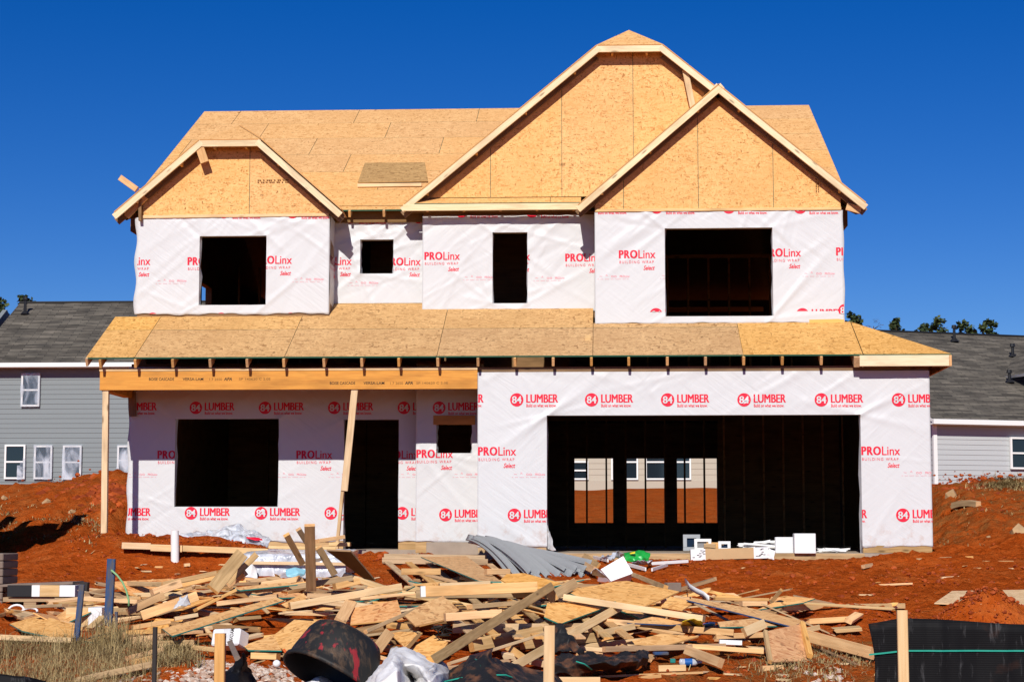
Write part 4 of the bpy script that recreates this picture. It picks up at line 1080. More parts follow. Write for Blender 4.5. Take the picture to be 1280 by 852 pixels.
def fpt(i, j):
    x = xs_[i]; t = j/nj; z1 = fz(x)-(.028*max(0, 1-i/8.0)); z = z1+(zg-.05-z1)*t
    y = YF+.025*math.sin(x*3.1+.6)*(.4+t)+.02*noise.noise((x*5, z*2, 1))+.012*noise.noise((x*16, z*4, 3)); e = .03*math.sin(t*9)*max(0, 1-i/3.0)
    return Vector((x+e, y, z))
for j in range(nj):
    for i in range(70): mb.face([fpt(i, j), fpt(i+1, j), fpt(i+1, j+1), fpt(i, j+1)])
fb = mb.build('fabric', ['cloth'], sf, smooth=True, weld=True); md = fb.modifiers.new('thickness', 'SOLIDIFY'); md.thickness = .003
mb = MB(); zs = P(1180, 812.5, YF).z
pts = [Vector((x, YF+.025*math.sin(x*3.1+.6)*(.55)+.02*noise.noise((x*5, zs*2, 1))+.012*noise.noise((x*16, zs*4, 3))-.008, zs-.02*max(0, 1-i/9.0))) for i, x in enumerate(xs_)]
for i in range(70): mb.face([pts[i]-Vector((0, 0, .004)), pts[i+1]-Vector((0, 0, .004)), pts[i+1]+Vector((0, 0, .004)), pts[i]+Vector((0, 0, .004))])
mb.build('teal_thread', ['stripe'], sf)
s0 = P(1127.5, 762, YF-.06); bar('stake', (s0.x, YF-.065, zg-.1), s0, .05, .03, 'pine', sf, up=(1, 0, 0))
def stake(name, u, v0, Y, w, t, mat, label, lean=0.0, cat='stake', group=None):
    a = P(u, v0, Y); g = ground(a.x, Y)-.15; o = bar(name, (a.x-lean, Y, g), a, w, t, mat, None, up=(1, 0, 0)); return meta(o, label, cat, group)
stake('wooden_stake', 687, 781, -20.2, .055, .035, 'pine', 'pale wooden stake standing in front of the black cloth, bottom centre', .02)
stake('wooden_stake', 275.5, 791, -20.4, .052, .04, 'stud', 'pale wooden stake with square top in front of the gravel, lower left')
stake('iron_stake', 194, 783, -17.5, .028, .028, 'steel', 'thin black iron stake between the dry grass and the gravel')
bp = hit(138, 797, 0, ground); stake('fence_post', 139.5, 698, bp.y, .085, .05, 'blue', 'taller blue steel post rising from the dry grass, strap tied to it', .03, 'post')
bp2 = hit(99, 806, 0, ground); stake('fence_post', 102.5, 730, bp2.y, .055, .04, 'blue', 'shorter thin blue steel post, leaning right beside the cream package', .06, 'post')
bp3 = hit(145, 793, 0, ground); stake('fence_post', 145.5, 764, bp3.y+.15, .03, .03, 'blue', 'stub of thin blue post right behind the taller blue post', 0, 'post')
mb = MB(); q = [P(u, v, bp.y-.06) for (u, v) in ((139, 712), (146, 718), (153, 727), (158, 738), (161, 750), (161, 757))]; mb.tube(q, .011, 6)
meta(mb.build('plastic_strap', ['hose'], None, True), 'thin pale green strap arching down from the taller blue post', 'strap')
# white pipe standing by the porch
pp = G(219, 701); mb = MB(); top_ = P(218.5, 663, pp.y); n = 16; r = .058
mb.tube([pp-Vector((0, 0, .1)), top_], r, n, cap=False); mb.tube([top_, pp-Vector((0, 0, .05))], r*.85, n, cap=False)
for k in range(n):
    a, b = 2*math.pi*k/n, 2*math.pi*(k+1)/n; mb.face([top_+Vector((math.cos(a)*r, math.sin(a)*r, 0)), top_+Vector((math.cos(b)*r, math.sin(b)*r, 0)), top_+Vector((math.cos(b)*r*.85, math.sin(b)*r*.85, 0)), top_+Vector((math.cos(a)*r*.85, math.sin(a)*r*.85, 0))])
meta(mb.build('drain_pipe', ['pvc']), 'white plastic pipe standing upright out of the dirt before the porch', 'pipe')
# boards leaning by the doorway
meta(bar('leaning_stud', P(420.5, 690, .25), P(441.5, 485, .12), .05, .085, 'pine', None, up=(1, 0, 0)), 'long thin stud leaning from the dirt up to the porch beam', 'stud')
meta(bar('leaning_board', P(430.5, 613, .16), P(443.5, 486, .03), .105, .04, 'pine', None, up=(1, 0, 0)), 'shorter wider board fixed against the long stud by the doorway', 'board')
# loose sheet and cleat on the main roof
pr4 = [(447, 228), (535, 226), (531, 203), (456, 203.5)]
def onroof(u, v, h): 
    d = ray(u, v); n = Vector((0, -SM, 1)).normalized(); o = Vector((0, EY, ZE))+n*h; return CAM+d*((o-CAM).dot(n)/d.dot(n))
def sheet(name, pts, mat, label, cat='sheet of OSB', th=.013, edge='teal', group=None, flat=True, parent=None):
    pts = [Vector(p) for p in pts]; c = sum(pts, Vector())/len(pts); n = Vector()
    for i in range(len(pts)): n += (pts[i]-c).cross(pts[(i+1) % len(pts)]-c)
    n.normalize()
    if n.z < 0: n = -n; pts = pts[::-1]
    pts = [p-n*(p-c).dot(n) for p in pts]
    ea = (pts[1]-pts[0]).normalized(); eb = n.cross(ea)
    m4 = Matrix(((ea.x, eb.x, n.x, c.x), (ea.y, eb.y, n.y, c.y), (ea.z, eb.z, n.z, c.z), (0, 0, 0, 1)))
    mb = MB(); off = random.random()*9; mb.poly(pts, th, n, 0, 1, lambda p: ((p-c).dot(ea)+off, (p-c).dot(eb)+off), random.random(), 2)
    o = mb.build(name, [mat, edge, 'osbdark'], parent, mat4=m4)
    return meta(o, label, cat, group) if label else o
sheet('loose_roof_sheet', [onroof(u, v, .04) for u, v in pr4], 'osbold', 'darker loose sheet of OSB lying on the upper roof', th=.014, edge='osbold')
meta(bar('roof_cleat', onroof(447, 232, .035), onroof(527, 231, .035), .06, .06, 'pine'), 'pale length of lumber lying just below the loose sheet on the upper roof', 'board')
meta(bar('wood_block', (lambda a: a-Vector((.045, 0, 0)))(P(735, 424, .4)), (lambda a: a+Vector((.045, 0, 0)))(P(735, 424, .4)), .13, .09, 'pine'), 'small pale block of wood lying on the lower roof', 'block')
# ------------------------------------------------------------------ the heap of scrap lumber
def lumber(u1, v1, u2, v2, vis, oth, mat, h1, h2, label, name='board', roll=0.0, group=None, bow=0.0):
    """board between two pixels, its ends h1 and h2 above the heap; vis = visible width in photo pixels, oth = other size in metres"""
    p, q = hit(u1, v1, h1), hit(u2, v2, h2); w = vis/((PPM(p)+PPM(q))/2)
    ax = (q-p).normalized(); view = ((p+q)/2-CAM).normalized(); up = view.cross(ax).normalized(); up = up if up.z > 0 else -up
    o = bar(name, p, q, w, oth, mat, None, up=up, roll=roll, bow=bow)
    if 'white painted' in label and name == 'timber':
        e = (q-p).normalized(); bar('painted_end', p-e*.02, p+e*.03, w*1.03, oth*1.03, 'trim', o, up=up)
    return meta(o, label, 'board', group)
B = [
 (266, 736.5, 302, 692, 17, .04, 'aged', .30, .55, 'thick brown weathered plank standing up askew left of the wrapped bundle', 'plank'),
 (285, 728, 321, 692, 8, .05, 'aged', .20, .5, 'narrower weathered plank just right of the thick standing one', 'plank'),
 (286, 730, 306, 715, 9, .05, 'stud', .12, .3, 'short stud with orange end under the two standing planks'),
 (207, 729, 274, 715, 6, .09, 'aged', .12, .3, 'weathered stud at the back left, running up to the standing planks'),
 (163, 729, 206, 730, 6, .09, 'aged', .06, .06, 'weathered stud lying flat at the far back left of the heap'),
 (224, 732, 272, 721, 5, .09, 'stud', .14, .25, 'pale stud just below the weathered one at the back left'),
 (190, 741, 225, 729, 10, .09, 'stud', .16, .2, 'stud with sawn orange end facing the camera at the back left'),
 (160, 764, 204, 744, 9, .09, 'stud', .05, .15, 'orange toned stud sloping down to the taller blue post'),
 (177, 769, 247, 744, 12, .02, 'stud', .06, .2, 'long wide orange board sloping down left behind the cream package'),
 (166, 757, 200, 741, 4, .04, 'brown', .06, .16, 'thin strip between the two orange sloping boards at left'),
 (244, 762, 293, 738, 4, .09, 'stud', .12, .22, 'thin edge lit stud rising to the right behind the teal edged panel'),
 (272, 754, 347, 745, 6, .09, 'stud', .15, .22, 'long pale stud lying just above the teal edged panel'),
 (297, 739, 360, 735, 5, .09, 'aged', .15, .2, 'weathered stud under the teal edged strip before the bundle'),
 (165, 784, 212, 776, 6, .09, 'stud', .06, .08, 'pale stud with end notch right of the blue posts'),
 (160, 790, 204, 788, 6, .09, 'stud', .03, .06, 'pale stud lying level right beside the foot of the taller blue post'),
 (160, 801, 203, 796, 9, .02, 'stud', .02, .05, 'wide orange board behind the thin black iron stake'),
 (169, 806, 243, 803, 8, .09, 'aged', .03, .05, 'grey beige stud lying level at the upper edge of the gravel'),
 (160, 822, 201, 812, 6, .09, 'stud', .05, .07, 'pale short stud tilted over the dry grass left of the iron stake'),
 (92, 851, 192, 829, 8, .14, 'aged', .04, .10, 'long weathered board running out of the dry grass, bottom left'),
 (165, 828, 192, 822, 8, .09, 'stud', .03, .05, 'short stub with orange end just above the long weathered board in the grass'),
 (218, 773, 247, 768, 5, .09, 'pine', .14, .16, 'whitish short stud lying just behind the teal edged panel'),
 (244, 809, 272, 812, 6, .09, 'aged', .05, .05, 'short weathered stud at the top of the gravel, left of the white box'),
 (316, 819, 348, 820, 8, .09, 'pine', .03, .03, 'yellow toned stud below the white box, beside the orange wedge'),
 (288, 803, 297, 823, 7, .05, 'block', .15, .05, 'dark grey short board leaning against the white box'),
 (387, 656, 389, 737, 13, .04, 'aged', 1.0, .15, 'weathered plank standing upright in front of the wrapped bundle, tallest piece', 'plank'),
 (358, 668, 378, 704, 8, .04, 'aged', .85, .45, 'weathered board leaning left of the upright plank', 'plank'),
 (373, 661, 390, 688, 7, .04, 'aged', .85, .55, 'board mostly hidden behind the upright plank, its top tilted left', 'plank'),
 (398, 684, 418, 717, 9, .04, 'aged', .60, .25, 'weathered board leaning to the right of the upright plank', 'plank'),
 (396, 676, 428, 671, 5, .09, 'stud', .55, .55, 'orange stud laid on top of the pieces right of the upright plank'),
 (412, 680, 438, 680, 5, .09, 'pine', .45, .45, 'pale stud beneath the orange one by the doorway'),
 (340, 737, 441, 722, 7, .09, 'aged', .16, .25, 'long weathered stud crossing in front of the wrapped bundle'),
 (418, 733, 448, 726, 8, .09, 'stud', .18, .2, 'short stout stud with bright end right of the wrapped bundle'),
 (362, 757, 501, 733, 9, .09, 'pine', .22, .30, 'very long bright pale stud rising from the tub to the pallet'),
 (450, 748, 518, 741, 4, .09, 'stud', .12, .14, 'thin stud in shade under the very long bright one'),
 (385, 744, 415, 744, 6, .09, 'stud', .12, .12, 'short level stud between the weathered and the very long bright stud'),
 (425, 776, 439, 751, 15, .04, 'stud', .10, .2, 'short wide stud pointing from the tub up to the very long bright stud'),
 (457, 789, 529, 757, 5, .04, 'aged', .14, .2, 'thin grey strip of wood sloping up to the pallet from the tub'),
 (487, 781, 520, 784, 8, .09, 'stud', .05, .05, 'stud lying level between the tub and the panel with nailed edge'),
 (472, 810, 487, 790, 14, .03, 'stud', .05, .10, 'wedge shaped pale offcut behind the rim of the tub'),
 (508, 811, 524, 793, 5, .04, 'brown', .08, .12, 'short brown strip above the white sack'),
 (549, 731, 612, 728, 5, .12, 'pine', .28, .28, 'pale ragged strip lying along the top of the long round timber'),
 (528, 739, 671, 733, 13, .10, 'stud', .26, .26, 'long round edged timber with white painted left end across the pallet', 'timber'),
 (481, 696, 607, 698, 9, .12, 'aged', .12, .12, 'greenish round timber lying across the far end of the pallet', 'timber'),
 (502, 714, 551, 714, 8, .09, 'stud', .22, .22, 'pale stud lying across the upper left of the pallet'),
 (587, 758, 648, 753, 6, .09, 'aged', .27, .25, 'weathered stud with pale end across the middle of the pallet'),
 (556, 771, 626, 766, 10, .09, 'stud', .25, .25, 'orange stud across the pallet, below the weathered one'),
 (536, 828, 687, 734, 12, .09, 'aged', .30, .36, 'longest grey weathered post lying diagonally over the pallet', 'post_timber'),
 (607, 714, 636, 714, 7, .09, 'stud', .15, .15, 'short stud beside the grey vinyl strips'),
 (589, 806, 676, 790, 16, .11, 'aged', .08, .12, 'thick greenish round timber low in the middle of the heap', 'timber'),
 (561, 829, 679, 792, 4, .04, 'pine', .16, .16, 'thin pale batten crossing in front of the thick greenish timber'),
 (653, 805, 745, 796, 12, .10, 'aged', .04, .04, 'thick timber half hidden behind the bottom centre stake', 'timber'),
 (636, 836, 773, 759, 11, .06, 'pine', .10, .22, 'long clean stud rising right behind the bottom centre stake'),
 (636, 809, 656, 823, 9, .05, 'stud', .10, .10, 'short pale offcut beside the thick greenish timber'),
 (690, 745, 716, 730, 13, .11, 'aged', .26, .30, 'thick round timber with rough end facing the camera, top centre', 'timber'),
 (706, 746, 880, 773, 8, .09, 'pine', .30, .24, 'longest bright pale stud slanting down right over the panels'),
 (713, 697, 742, 712, 9, .03, 'stud', .10, .12, 'weathered tan board left of the white foam block'),
 (730, 694, 748, 707, 8, .03, 'aged', .14, .12, 'second tan board, nearer to the white foam block'),
 (792, 718, 832, 734, 6, .05, 'aged', .10, .10, 'weathered board sloping down right from the white foam block'),
 (757, 776, 794, 779, 7, .09, 'stud', .14, .14, 'orange stud under the longest bright pale one'),
 (793, 778, 900, 791, 8, .09, 'stud', .14, .12, 'long stud below the yellow and blue packaging'),
 (747, 792, 793, 782, 8, .02, 'pine', .14, .16, 'whitish curved plywood strip right of the draped black netting'),
 (755, 811, 905, 807, 7, .09, 'brown', .08, .06, 'long reddish board level above the muddy rolled cloth'),
 (859, 812, 901, 828, 12, .06, 'stud', .12, .10, 'stout stud with orange end pointing at the camera, lower right'),
 (823, 835, 857, 834, 8, .02, 'pine', .01, .01, 'pale flat offcut on the clay below the blue bottle'),
 (749, 845, 878, 840, 3, .04, 'stud', .02, .02, 'long thin orange lath on the clay at the bottom'),
 (800, 848, 825, 845, 6, .04, 'stud', .02, .02, 'small reddish offcut at the very bottom, right of the rolled cloth'),
 (695, 849, 750, 849, 7, .09, 'pine', .05, .05, 'pale board lying level at the bottom edge right of the stake'),
 (893, 748, 960, 749, 4, .05, 'stud', .10, .08, 'thin stud at the back right edge of the heap'),
 (926, 754, 957, 754, 6, .09, 'stud', .08, .08, 'short orange stud below the thin one at the back right'),
 (964, 752, 977, 737, 5, .03, 'pine', .10, .28, 'short pale lath sticking up at the back right'),
 (973, 759, 1126, 757, 7, .12, 'pine', .05, .03, 'long pale board lying on bare clay beyond the right end of the heap'),
 (860, 786, 916, 790, 8, .09, 'stud', .16, .14, 'stud lying just below the blue edged panel'),
 (930, 790, 955, 779, 12, .05, 'pine', .14, .2, 'stubby pale block tilted beside the framed panel'),
 (893, 795, 954, 793, 7, .09, 'stud', .10, .10, 'orange stud running to the left edge of the framed panel'),
 (899, 802, 927, 803, 6, .09, 'trim', .08, .08, 'white painted offcut left of the framed panel'),
 (860, 807, 955, 814, 6, .09, 'stud', .07, .06, 'long stud passing under the white painted offcut'),
 (1008, 794, 1091, 816, 15, .06, 'stud', .10, .08, 'heavy board slanting down from the framed panel to the silt fence', 'plank'),
 (952, 835, 978, 834, 7, .06, 'stud', .01, .01, 'orange offcut lying alone on the clay below the framed panel'),
 (1006, 788, 1022, 784, 7, .06, 'pine', .06, .06, 'small pale block right of the framed panel'),
 (1028, 811, 1076, 832, 3, .04, 'brown', .02, .02, 'crooked brown root like lath on the clay by the silt fence'),
 (1144, 699.5, 1188, 697.5, 4, .09, 'aged', .02, .02, 'thin grey board on the clay right of the garage'),
 (1196, 698, 1215, 697, 5, .06, 'stud', .02, .02, 'orange offcut at the end of the thin grey board'),
 (1218, 702, 1266, 702, 3, .05, 'pine', .02, .02, 'whitish lath lying farthest right on the clay'),
 (1177, 722, 1198, 721, 3, .04, 'pine', .02, .02, 'small pale sliver on the clay right of the garage, nearest the camera'),
 (1097, 731, 1140, 729, 2.5, .03, 'stud', .02, .02, 'thin reddish lath on the clay before the garage corner'),
 (1079, 708, 1089, 706, 5, .06, 'stud', .03, .03, 'small orange chunk of wood below the right garage corner'),
 (153, 681.5, 189, 682.5, 8, .2, 'pine', .12, .12, 'bright board lying along the porch wall, leftmost of three'),
 (189, 684, 228, 685.5, 8.5, .2, 'pine', .12, .12, 'bright board along the porch wall, behind the white pipe'),
 (228, 685, 334, 689, 7.5, .2, 'pine', .14, .14, 'longest bright board along the porch wall, right of the white pipe'),
 (230, 706, 237, 705.5, 4, .05, 'pine', .02, .02, 'tiny pale block on the clay just right of the white pipe'),
 (0, 796, 92, 800, 7, .14, 'pine', .06, .06, 'long pale board lying level above the dry grass at the left edge'),
 (105, 748, 175, 752, 5, .09, 'stud', .05, .05, 'stud lying on the clay behind the taller blue post'),
 (35, 758, 82, 756, 4, .1, 'aged', .04, .06, 'weathered board on the clay under the stacked packages'),
 (480, 683, 543, 684, 6, .12, 'pine', .06, .06, 'pale board along the wall below the small porch window'),
 (432, 686, 466, 689, 4, .1, 'stud', .03, .03, 'reddish board on the clay just outside the doorway'),
]
for b in B: lumber(*b[:10], name=(b[10] if len(b) > 10 else 'board'))
# --- sheets
def osbpiece(pts, hs, label, mat='osbscrap', edge='teal', name='osb_sheet', th=.013):
    hs = hs if isinstance(hs, (list, tuple)) else [hs]*len(pts)
    return sheet(name, [hit(u, v, h) for (u, v), h in zip(pts, hs)], mat, label, 'sheet', th=th, edge=edge)
osbpiece([(203, 785), (215, 794), (355, 750), (346, 746)], [.16, .16, .30, .30], 'long OSB strip with teal lower edge rising from the gravel to the right')
osbpiece([(291, 734), (300, 737), (372, 730), (355, 727)], [.22, .22, .26, .26], 'narrow OSB strip with teal edge before the wrapped bundle')
osbpiece([(335, 799), (368, 774), (396, 775), (386, 812), (362, 816)], [.05, .16, .18, .05, .03], 'pale OSB sheet left of the black tub, flakes running diagonally', edge='osbscrap')
osbpiece([(304, 806), (342, 793), (352, 812), (310, 812)], [.06, .10, .05, .04], 'small OSB triangle with teal edge beside the white box')
osbpiece([(350, 755), (357, 759), (383, 750), (380, 741)], [.22, .2, .24, .26], 'small OSB strip with ragged end left of the very long bright stud', edge='osbscrap')
osbpiece([(438, 780), (440, 758), (497, 751), (503, 770), (470, 778)], [.05, .16, .2, .12, .06], 'reddish OSB sheet between the tub and the pallet', 'osbred', edge='osbscrap')
osbpiece([(506, 770), (519, 782), (555, 773), (574, 761), (554, 746), (530, 751)], [.18, .15, .18, .22, .28, .27], 'brown OSB panel with nailed left edge lying on the left of the pallet', edge='osbscrap')
osbpiece([(484, 788), (528, 790), (509, 811)], [.04, .06, .02], 'triangular OSB offcut above the white sack', edge='osbscrap')
osbpiece([(508, 812), (542, 794), (560, 801), (548, 820), (526, 820)], [.04, .1, .1, .03, .02], 'OSB sheet under the lower end of the long diagonal post', edge='osbscrap')
osbpiece([(526, 696), (599, 725), (627, 727), (583, 694)], [.24, .22, .2, .2], 'OSB panel with teal left edge on the upper pallet, beside the vinyl strips')
osbpiece([(626, 724), (633, 716), (655, 716), (700, 728), (672, 735), (640, 733)], [.2, .22, .22, .22, .22, .2], 'ragged OSB piece below the grey vinyl strips', edge='osbscrap')
osbpiece([(722, 740), (764, 725), (784, 723), (849, 742), (802, 757), (760, 752)], [.20, .24, .24, .18, .22, .22], 'largest OSB sheet, under the white foam block', edge='osbscrap')
osbpiece([(680, 771), (700, 779), (757, 758), (735, 752), (684, 752)], [.18, .16, .22, .24, .26], 'OSB sheet with teal front edge left of the clean long stud')
osbpiece([(711, 741), (740, 752), (770, 752), (725, 735)], [.24, .23, .22, .26], 'small OSB piece with dark green edge under the longest pale stud')
osbpiece([(772, 761), (800, 772), (810, 769), (788, 759)], [.18, .16, .18, .2], 'OSB sliver with green edge below the longest pale stud')
osbpiece([(781, 803), (830, 806), (873, 795), (826, 791)], [.08, .07, .10, .12], 'diamond shaped OSB offcut in the shade, low right of centre', edge='osbscrap')
osbpiece([(826, 757), (853, 762), (868, 752), (838, 745)], [.16, .14, .18, .2], 'folded OSB offcut right of the largest OSB sheet', edge='osbscrap')
osbpiece([(858, 750), (990, 781), (1006, 777), (940, 759), (868, 747)], [.2, .16, .14, .18, .2], 'long OSB strip with blue lower edge pointing right', edge='blue')
osbpiece([(897, 777), (900, 783), (1000, 781), (1006, 778), (940, 772)], [.15, .13, .12, .13, .16], 'OSB strip with teal edge under the blue edged one')
osbpiece([(946, 759), (1004, 755), (1019, 745), (985, 747)], [.08, .10, .16, .12], 'pointed OSB sheet with dark teal tip at the back right')
osbpiece([(784, 777), (840, 781), (874, 776), (815, 771)], [.2, .17, .18, .2], 'darkish OSB strip below the longest pale stud, right part', edge='blue')
osbpiece([(12, 779), (28, 790), (90, 798), (96, 784), (62, 770), (45, 769)], [.05, .04, .05, .07, .07, .06], 'OSB sheet with teal corner flat on the clay at the far left')
sheet('osb_sheet', [hit(u, v, .07, ground0) for u, v in ((1168, 753), (1190, 738), (1300, 736), (1300, 757), (1246, 756))], 'osbpale', 'pale OSB sheet behind the small clay mound at the right edge', 'sheet', edge='osbpale')
osbpiece([(105, 800), (128, 786), (160, 792), (150, 806)], [.02, .03, .03, .02], 'OSB scrap with teal edge at the feet of the blue posts')
# plywood panel leaning on the heap, its underside's shade put into the dark brown
sheet('plywood_sheet', [hit(409, 683, .55), hit(438, 690, .50), hit(470, 721, .10), hit(455, 724, .08)], 'brown', 'dark bent plywood panel leaning right of the wrapped bundle', 'sheet', th=.02, edge='brown')
# framed panel propped up at the right
fpn = [hit(956, 790, .22), hit(1002, 780, .22), hit(1012, 821, .03), hit(962, 828, .03)]
cF = sum(fpn, Vector())/4; ro = empty('framed_panel', fpn[3], 'square OSB panel framed by two studs, propped up facing the camera at right', 'panel')
nF = (fpn[1]-fpn[0]).cross(fpn[3]-fpn[0]).normalized(); nF = nF if nF.y < 0 else -nF
mb = MB(); mb.poly([p-nF*(p-cF).dot(nF) for p in fpn], .013, nF, 0, 0, lambda p: (p.x*1.0, p.z*1.0+p.y)); mb.build('osb_face', ['osbred'], ro)
bar('side_stud', fpn[0]+nF*.012, fpn[3]+nF*.012, .04, .04, 'aged', ro, up=nF); bar('side_stud', fpn[1]+nF*.012, fpn[2]+nF*.012, .05, .05, 'stud', ro, up=nF)
# broken pallet
pal = empty('broken_pallet', hit(550, 760, 0), 'broken wooden pallet of parallel slats lying under the boards, centre of the heap', 'pallet')
for k, du in enumerate((0, 27, 53, 79, 104, 130, 157, 182)):
    a, b = hit(484+du*.98, 702+k*.5, .13), hit(596+du*1.0, 797, .17); w = 12/PPM(b)*1.0
    if k >= 6: a = hit(560+du*.9, 742+k, .15); b = hit(604+du*1.0, 797, .15)
    bar('slat', a, b, .018, w*1.05, 'stud' if k % 2 else 'aged', pal)
for (u1, v1, u2, v2) in ((478, 700, 610, 702), (520, 742, 690, 741), (566, 785, 740, 784)): bar('stringer', hit(u1, v1, .08), hit(u2, v2, .08), .09, .04, 'aged', pal)

# ------------------------------------------------------------------ small scrap filling the heap
protos = []
for i in range(22):
    L = random.uniform(.22, .95); w = random.choice([.038, .038, .038, .06]); t = random.choice([.089, .089, .06, .14])
    if i > 13: L = random.uniform(.35, 1.2); w = random.uniform(.012, .022); t = random.uniform(.018, .045)
    protos.append((bar('offcut', (-L/2, 0, 0), (L/2, 0, 0), w, t, ['stud', 'brown', 'pine', 'aged'][i % 4], None, chips=True), i % 4))
zone = lambda x: 'left' if x < -3.6 else ('middle' if x < -.3 else 'right')
tone = ['orange toned', 'dark brown', 'pale', 'grey weathered']
n = 0; used = set()
rs = random.Random(19); tries = 0
while n < 292 and tries < 6000:
    tries += 1
    x, y = rs.uniform(-7.0, 3.2), rs.uniform(-12.9, -4.4); hp = heap(x, y)
    if rs.random() > hp/.26+.05 or hp < .03: continue
    if y < -11.0 and x < -4.2: continue
    pr, k = rs.choice(protos)
    if pr.name not in used: o = pr; used.add(pr.name)
    else: o = pr.copy(); COL.objects.link(o)
    z = ground(x, y)+rs.uniform(.15, .98)*hp+.03
    d = Vector((heap(x+.1, y)-heap(x-.1, y), heap(x, y+.1)-heap(x, y-.1), 0))/.2
    yaw = rs.gauss(.12, .55) if rs.random() < .7 else rs.uniform(0, 3.1)
    nrm = Vector((-d.x*.5+rs.gauss(0, .15), -d.y*.5-.05+rs.gauss(0, .15), 1)).normalized()
    ax = Vector((math.cos(yaw), math.sin(yaw), 0)); ax = (ax-nrm*ax.dot(nrm)).normalized(); sd = nrm.cross(ax)
    o.matrix_world = Matrix(((ax.x, sd.x, nrm.x, x), (ax.y, sd.y, nrm.y, y), (ax.z, sd.z, nrm.z, z), (0, 0, 0, 1)))
    zn = zone(x); meta(o, f'{tone[k]} lumber offcut among the {zn} part of the scrap heap', 'offcut', f'{tone[k]} offcuts in the {zn} part of the heap'); n += 1
for pr, k in protos:
    if pr.name not in used: bpy.data.objects.remove(pr)
# flat bits of OSB in the heap
rs = random.Random(5)
for i in range(64):
    for _ in range(400):
        x, y = rs.uniform(-6.5, 2.8), rs.uniform(-12.4, -4.8); hp = heap(x, y)
        if hp > .05 and rs.random() < hp/.3: break
    z = ground(x, y)+hp*rs.uniform(.2, .95)+.02; an = rs.uniform(0, 6.3); c = Vector((x, y, z)); s = rs.uniform(.12, .34) if i % 4 else rs.uniform(.34, .6); tl = Vector((rs.gauss(0, .16), rs.gauss(.06, .16), 0))
    pts = []
    for q in range(rs.choice([3, 4, 4, 5])):
        a = an+q*6.283/4.3+rs.uniform(-.2, .2); dx, dy = math.cos(a)*s*rs.uniform(.6, 1.3), math.sin(a)*s*rs.uniform(.4, 1.0); pts.append(Vector((x+dx, y+dy, z+dx*tl.x+dy*tl.y)))
    zn = zone(x); sheet('osb_scrap', pts, ['osbscrap', 'osbscrap', 'osbold', 'osbscrap', 'osbred'][i % 5], f'small OSB scrap among the {zn} part of the scrap heap', 'OSB scrap', edge=rs.choice(['teal', 'osbscrap', 'osbscrap']), group=f'OSB scraps in the {zn} part of the heap')
# chips scattered over the clay
rs = random.Random(8); chip = []
for i in range(5):
    L = random.uniform(.06, .2); chip.append(bar('wood_chip', (-L/2, 0, 0), (L/2, 0, 0), .014, random.uniform(.025, .06), ['pine', 'stud'][i % 2], None, chips=True))
for i in range(62):
    o = chip[i] if i < 5 else chip[i % 5].copy()
    if i >= 5: COL.objects.link(o)
    while True:
        u, v = rs.choice([(rs.uniform(820, 1275), rs.uniform(695, 770)), (rs.uniform(820, 1080), rs.uniform(800, 850)), (rs.uniform(480, 700), rs.uniform(690, 720)), (rs.uniform(160, 330), rs.uniform(700, 728))])
        p = G(u, v, .012)
        if heap(p.x, p.y) < .1: break
    o.matrix_world = Matrix.Translation(p) @ Matrix.Rotation(rs.uniform(0, 3.1), 4, 'Z') @ Matrix.Rotation(rs.gauss(0, .15), 4, 'X')
    side = 'right before the garage' if u > 820 and v < 790 else ('lower right by the silt fence' if u > 820 else 'before the porch')
    meta(o, f'tiny pale wood chip on the clay, {side}', 'wood chip', f'wood chips on the clay, {side}')
# ------------------------------------------------------------------ other things on the site
def obox(name, c, ex, L, W, H, mat, parent=None, tilt=0.0, bev=.006):
    """bevelled box: c = centre of its base, ex = direction of its length"""
    ex = Vector(ex).normalized(); ez = Vector((0, 0, 1)); ey = ez.cross(ex).normalized(); ez = ex.cross(ey)
    if tilt: q = Matrix.Rotation(tilt, 3, ex); ey = q @ ey; ez = q @ ez
    m4 = Matrix(((ex.x, ey.x, ez.x, c[0]), (ex.y, ey.y, ez.y, c[1]), (ex.z, ey.z, ez.z, c[2]), (0, 0, 0, 1)))
    bm = bmesh.new(); bmesh.ops.create_cube(bm, size=1)
    for v in bm.verts: v.co = Vector((v.co.x*L, v.co.y*W, (v.co.z+.5)*H))
    bmesh.ops.bevel(bm, geom=bm.edges[:], offset=bev, segments=1, affect='EDGES'); me = bpy.data.meshes.new(name); bm.to_mesh(me); bm.free()
    return link(name, me, mat, parent, m4)
X_ = Vector((1, 0, 0))
# shrink wrapped bundle
a, b = hit(312, 728, 0, ground), hit(432, 728, 0, ground); YW = -3.6; a, b = P(300, 730, YW), P(432, 730, YW); c = (a+b)/2; gz = ground(c.x, YW)
wb = empty('wrapped_bundle', (c.x, YW, gz), 'low stack of material wrapped in crinkled bluish film with two pale battens across it', 'bundle')
ztop = P(366, 690, YW).z; H_ = ztop-gz
mb = MB(); W_ = (b.x-a.x); nx, ny = 34, 18
def bp_(i, j):
    x = a.x+W_*i/nx; t = j/ny
    if t < .55: z = gz-.03+(H_-.03)*t/.55; y = YW-.02*math.sin(t*9)
    else: z = gz+H_-.03+.04*math.sin((t-.55)*3.2)+.05*(t-.55); y = YW+(t-.55)/.45*1.3
    n = noise.noise((x*5, z*9, y*4)); n2 = noise.noise((x*17, z*25, y*8)); return Vector((x+.01*n2, y-.03*n-.014*n2, z+.02*n+.01*n2))
for i in range(nx):
    for j in range(ny): mb.face([bp_(i, j), bp_(i+1, j), bp_(i+1, j+1), bp_(i, j+1)])
for i in (0, nx):
    mb.face([bp_(i, 0), Vector((bp_(i, 0).x, YW+1.3, gz)), bp_(i, ny), bp_(i, 10)])
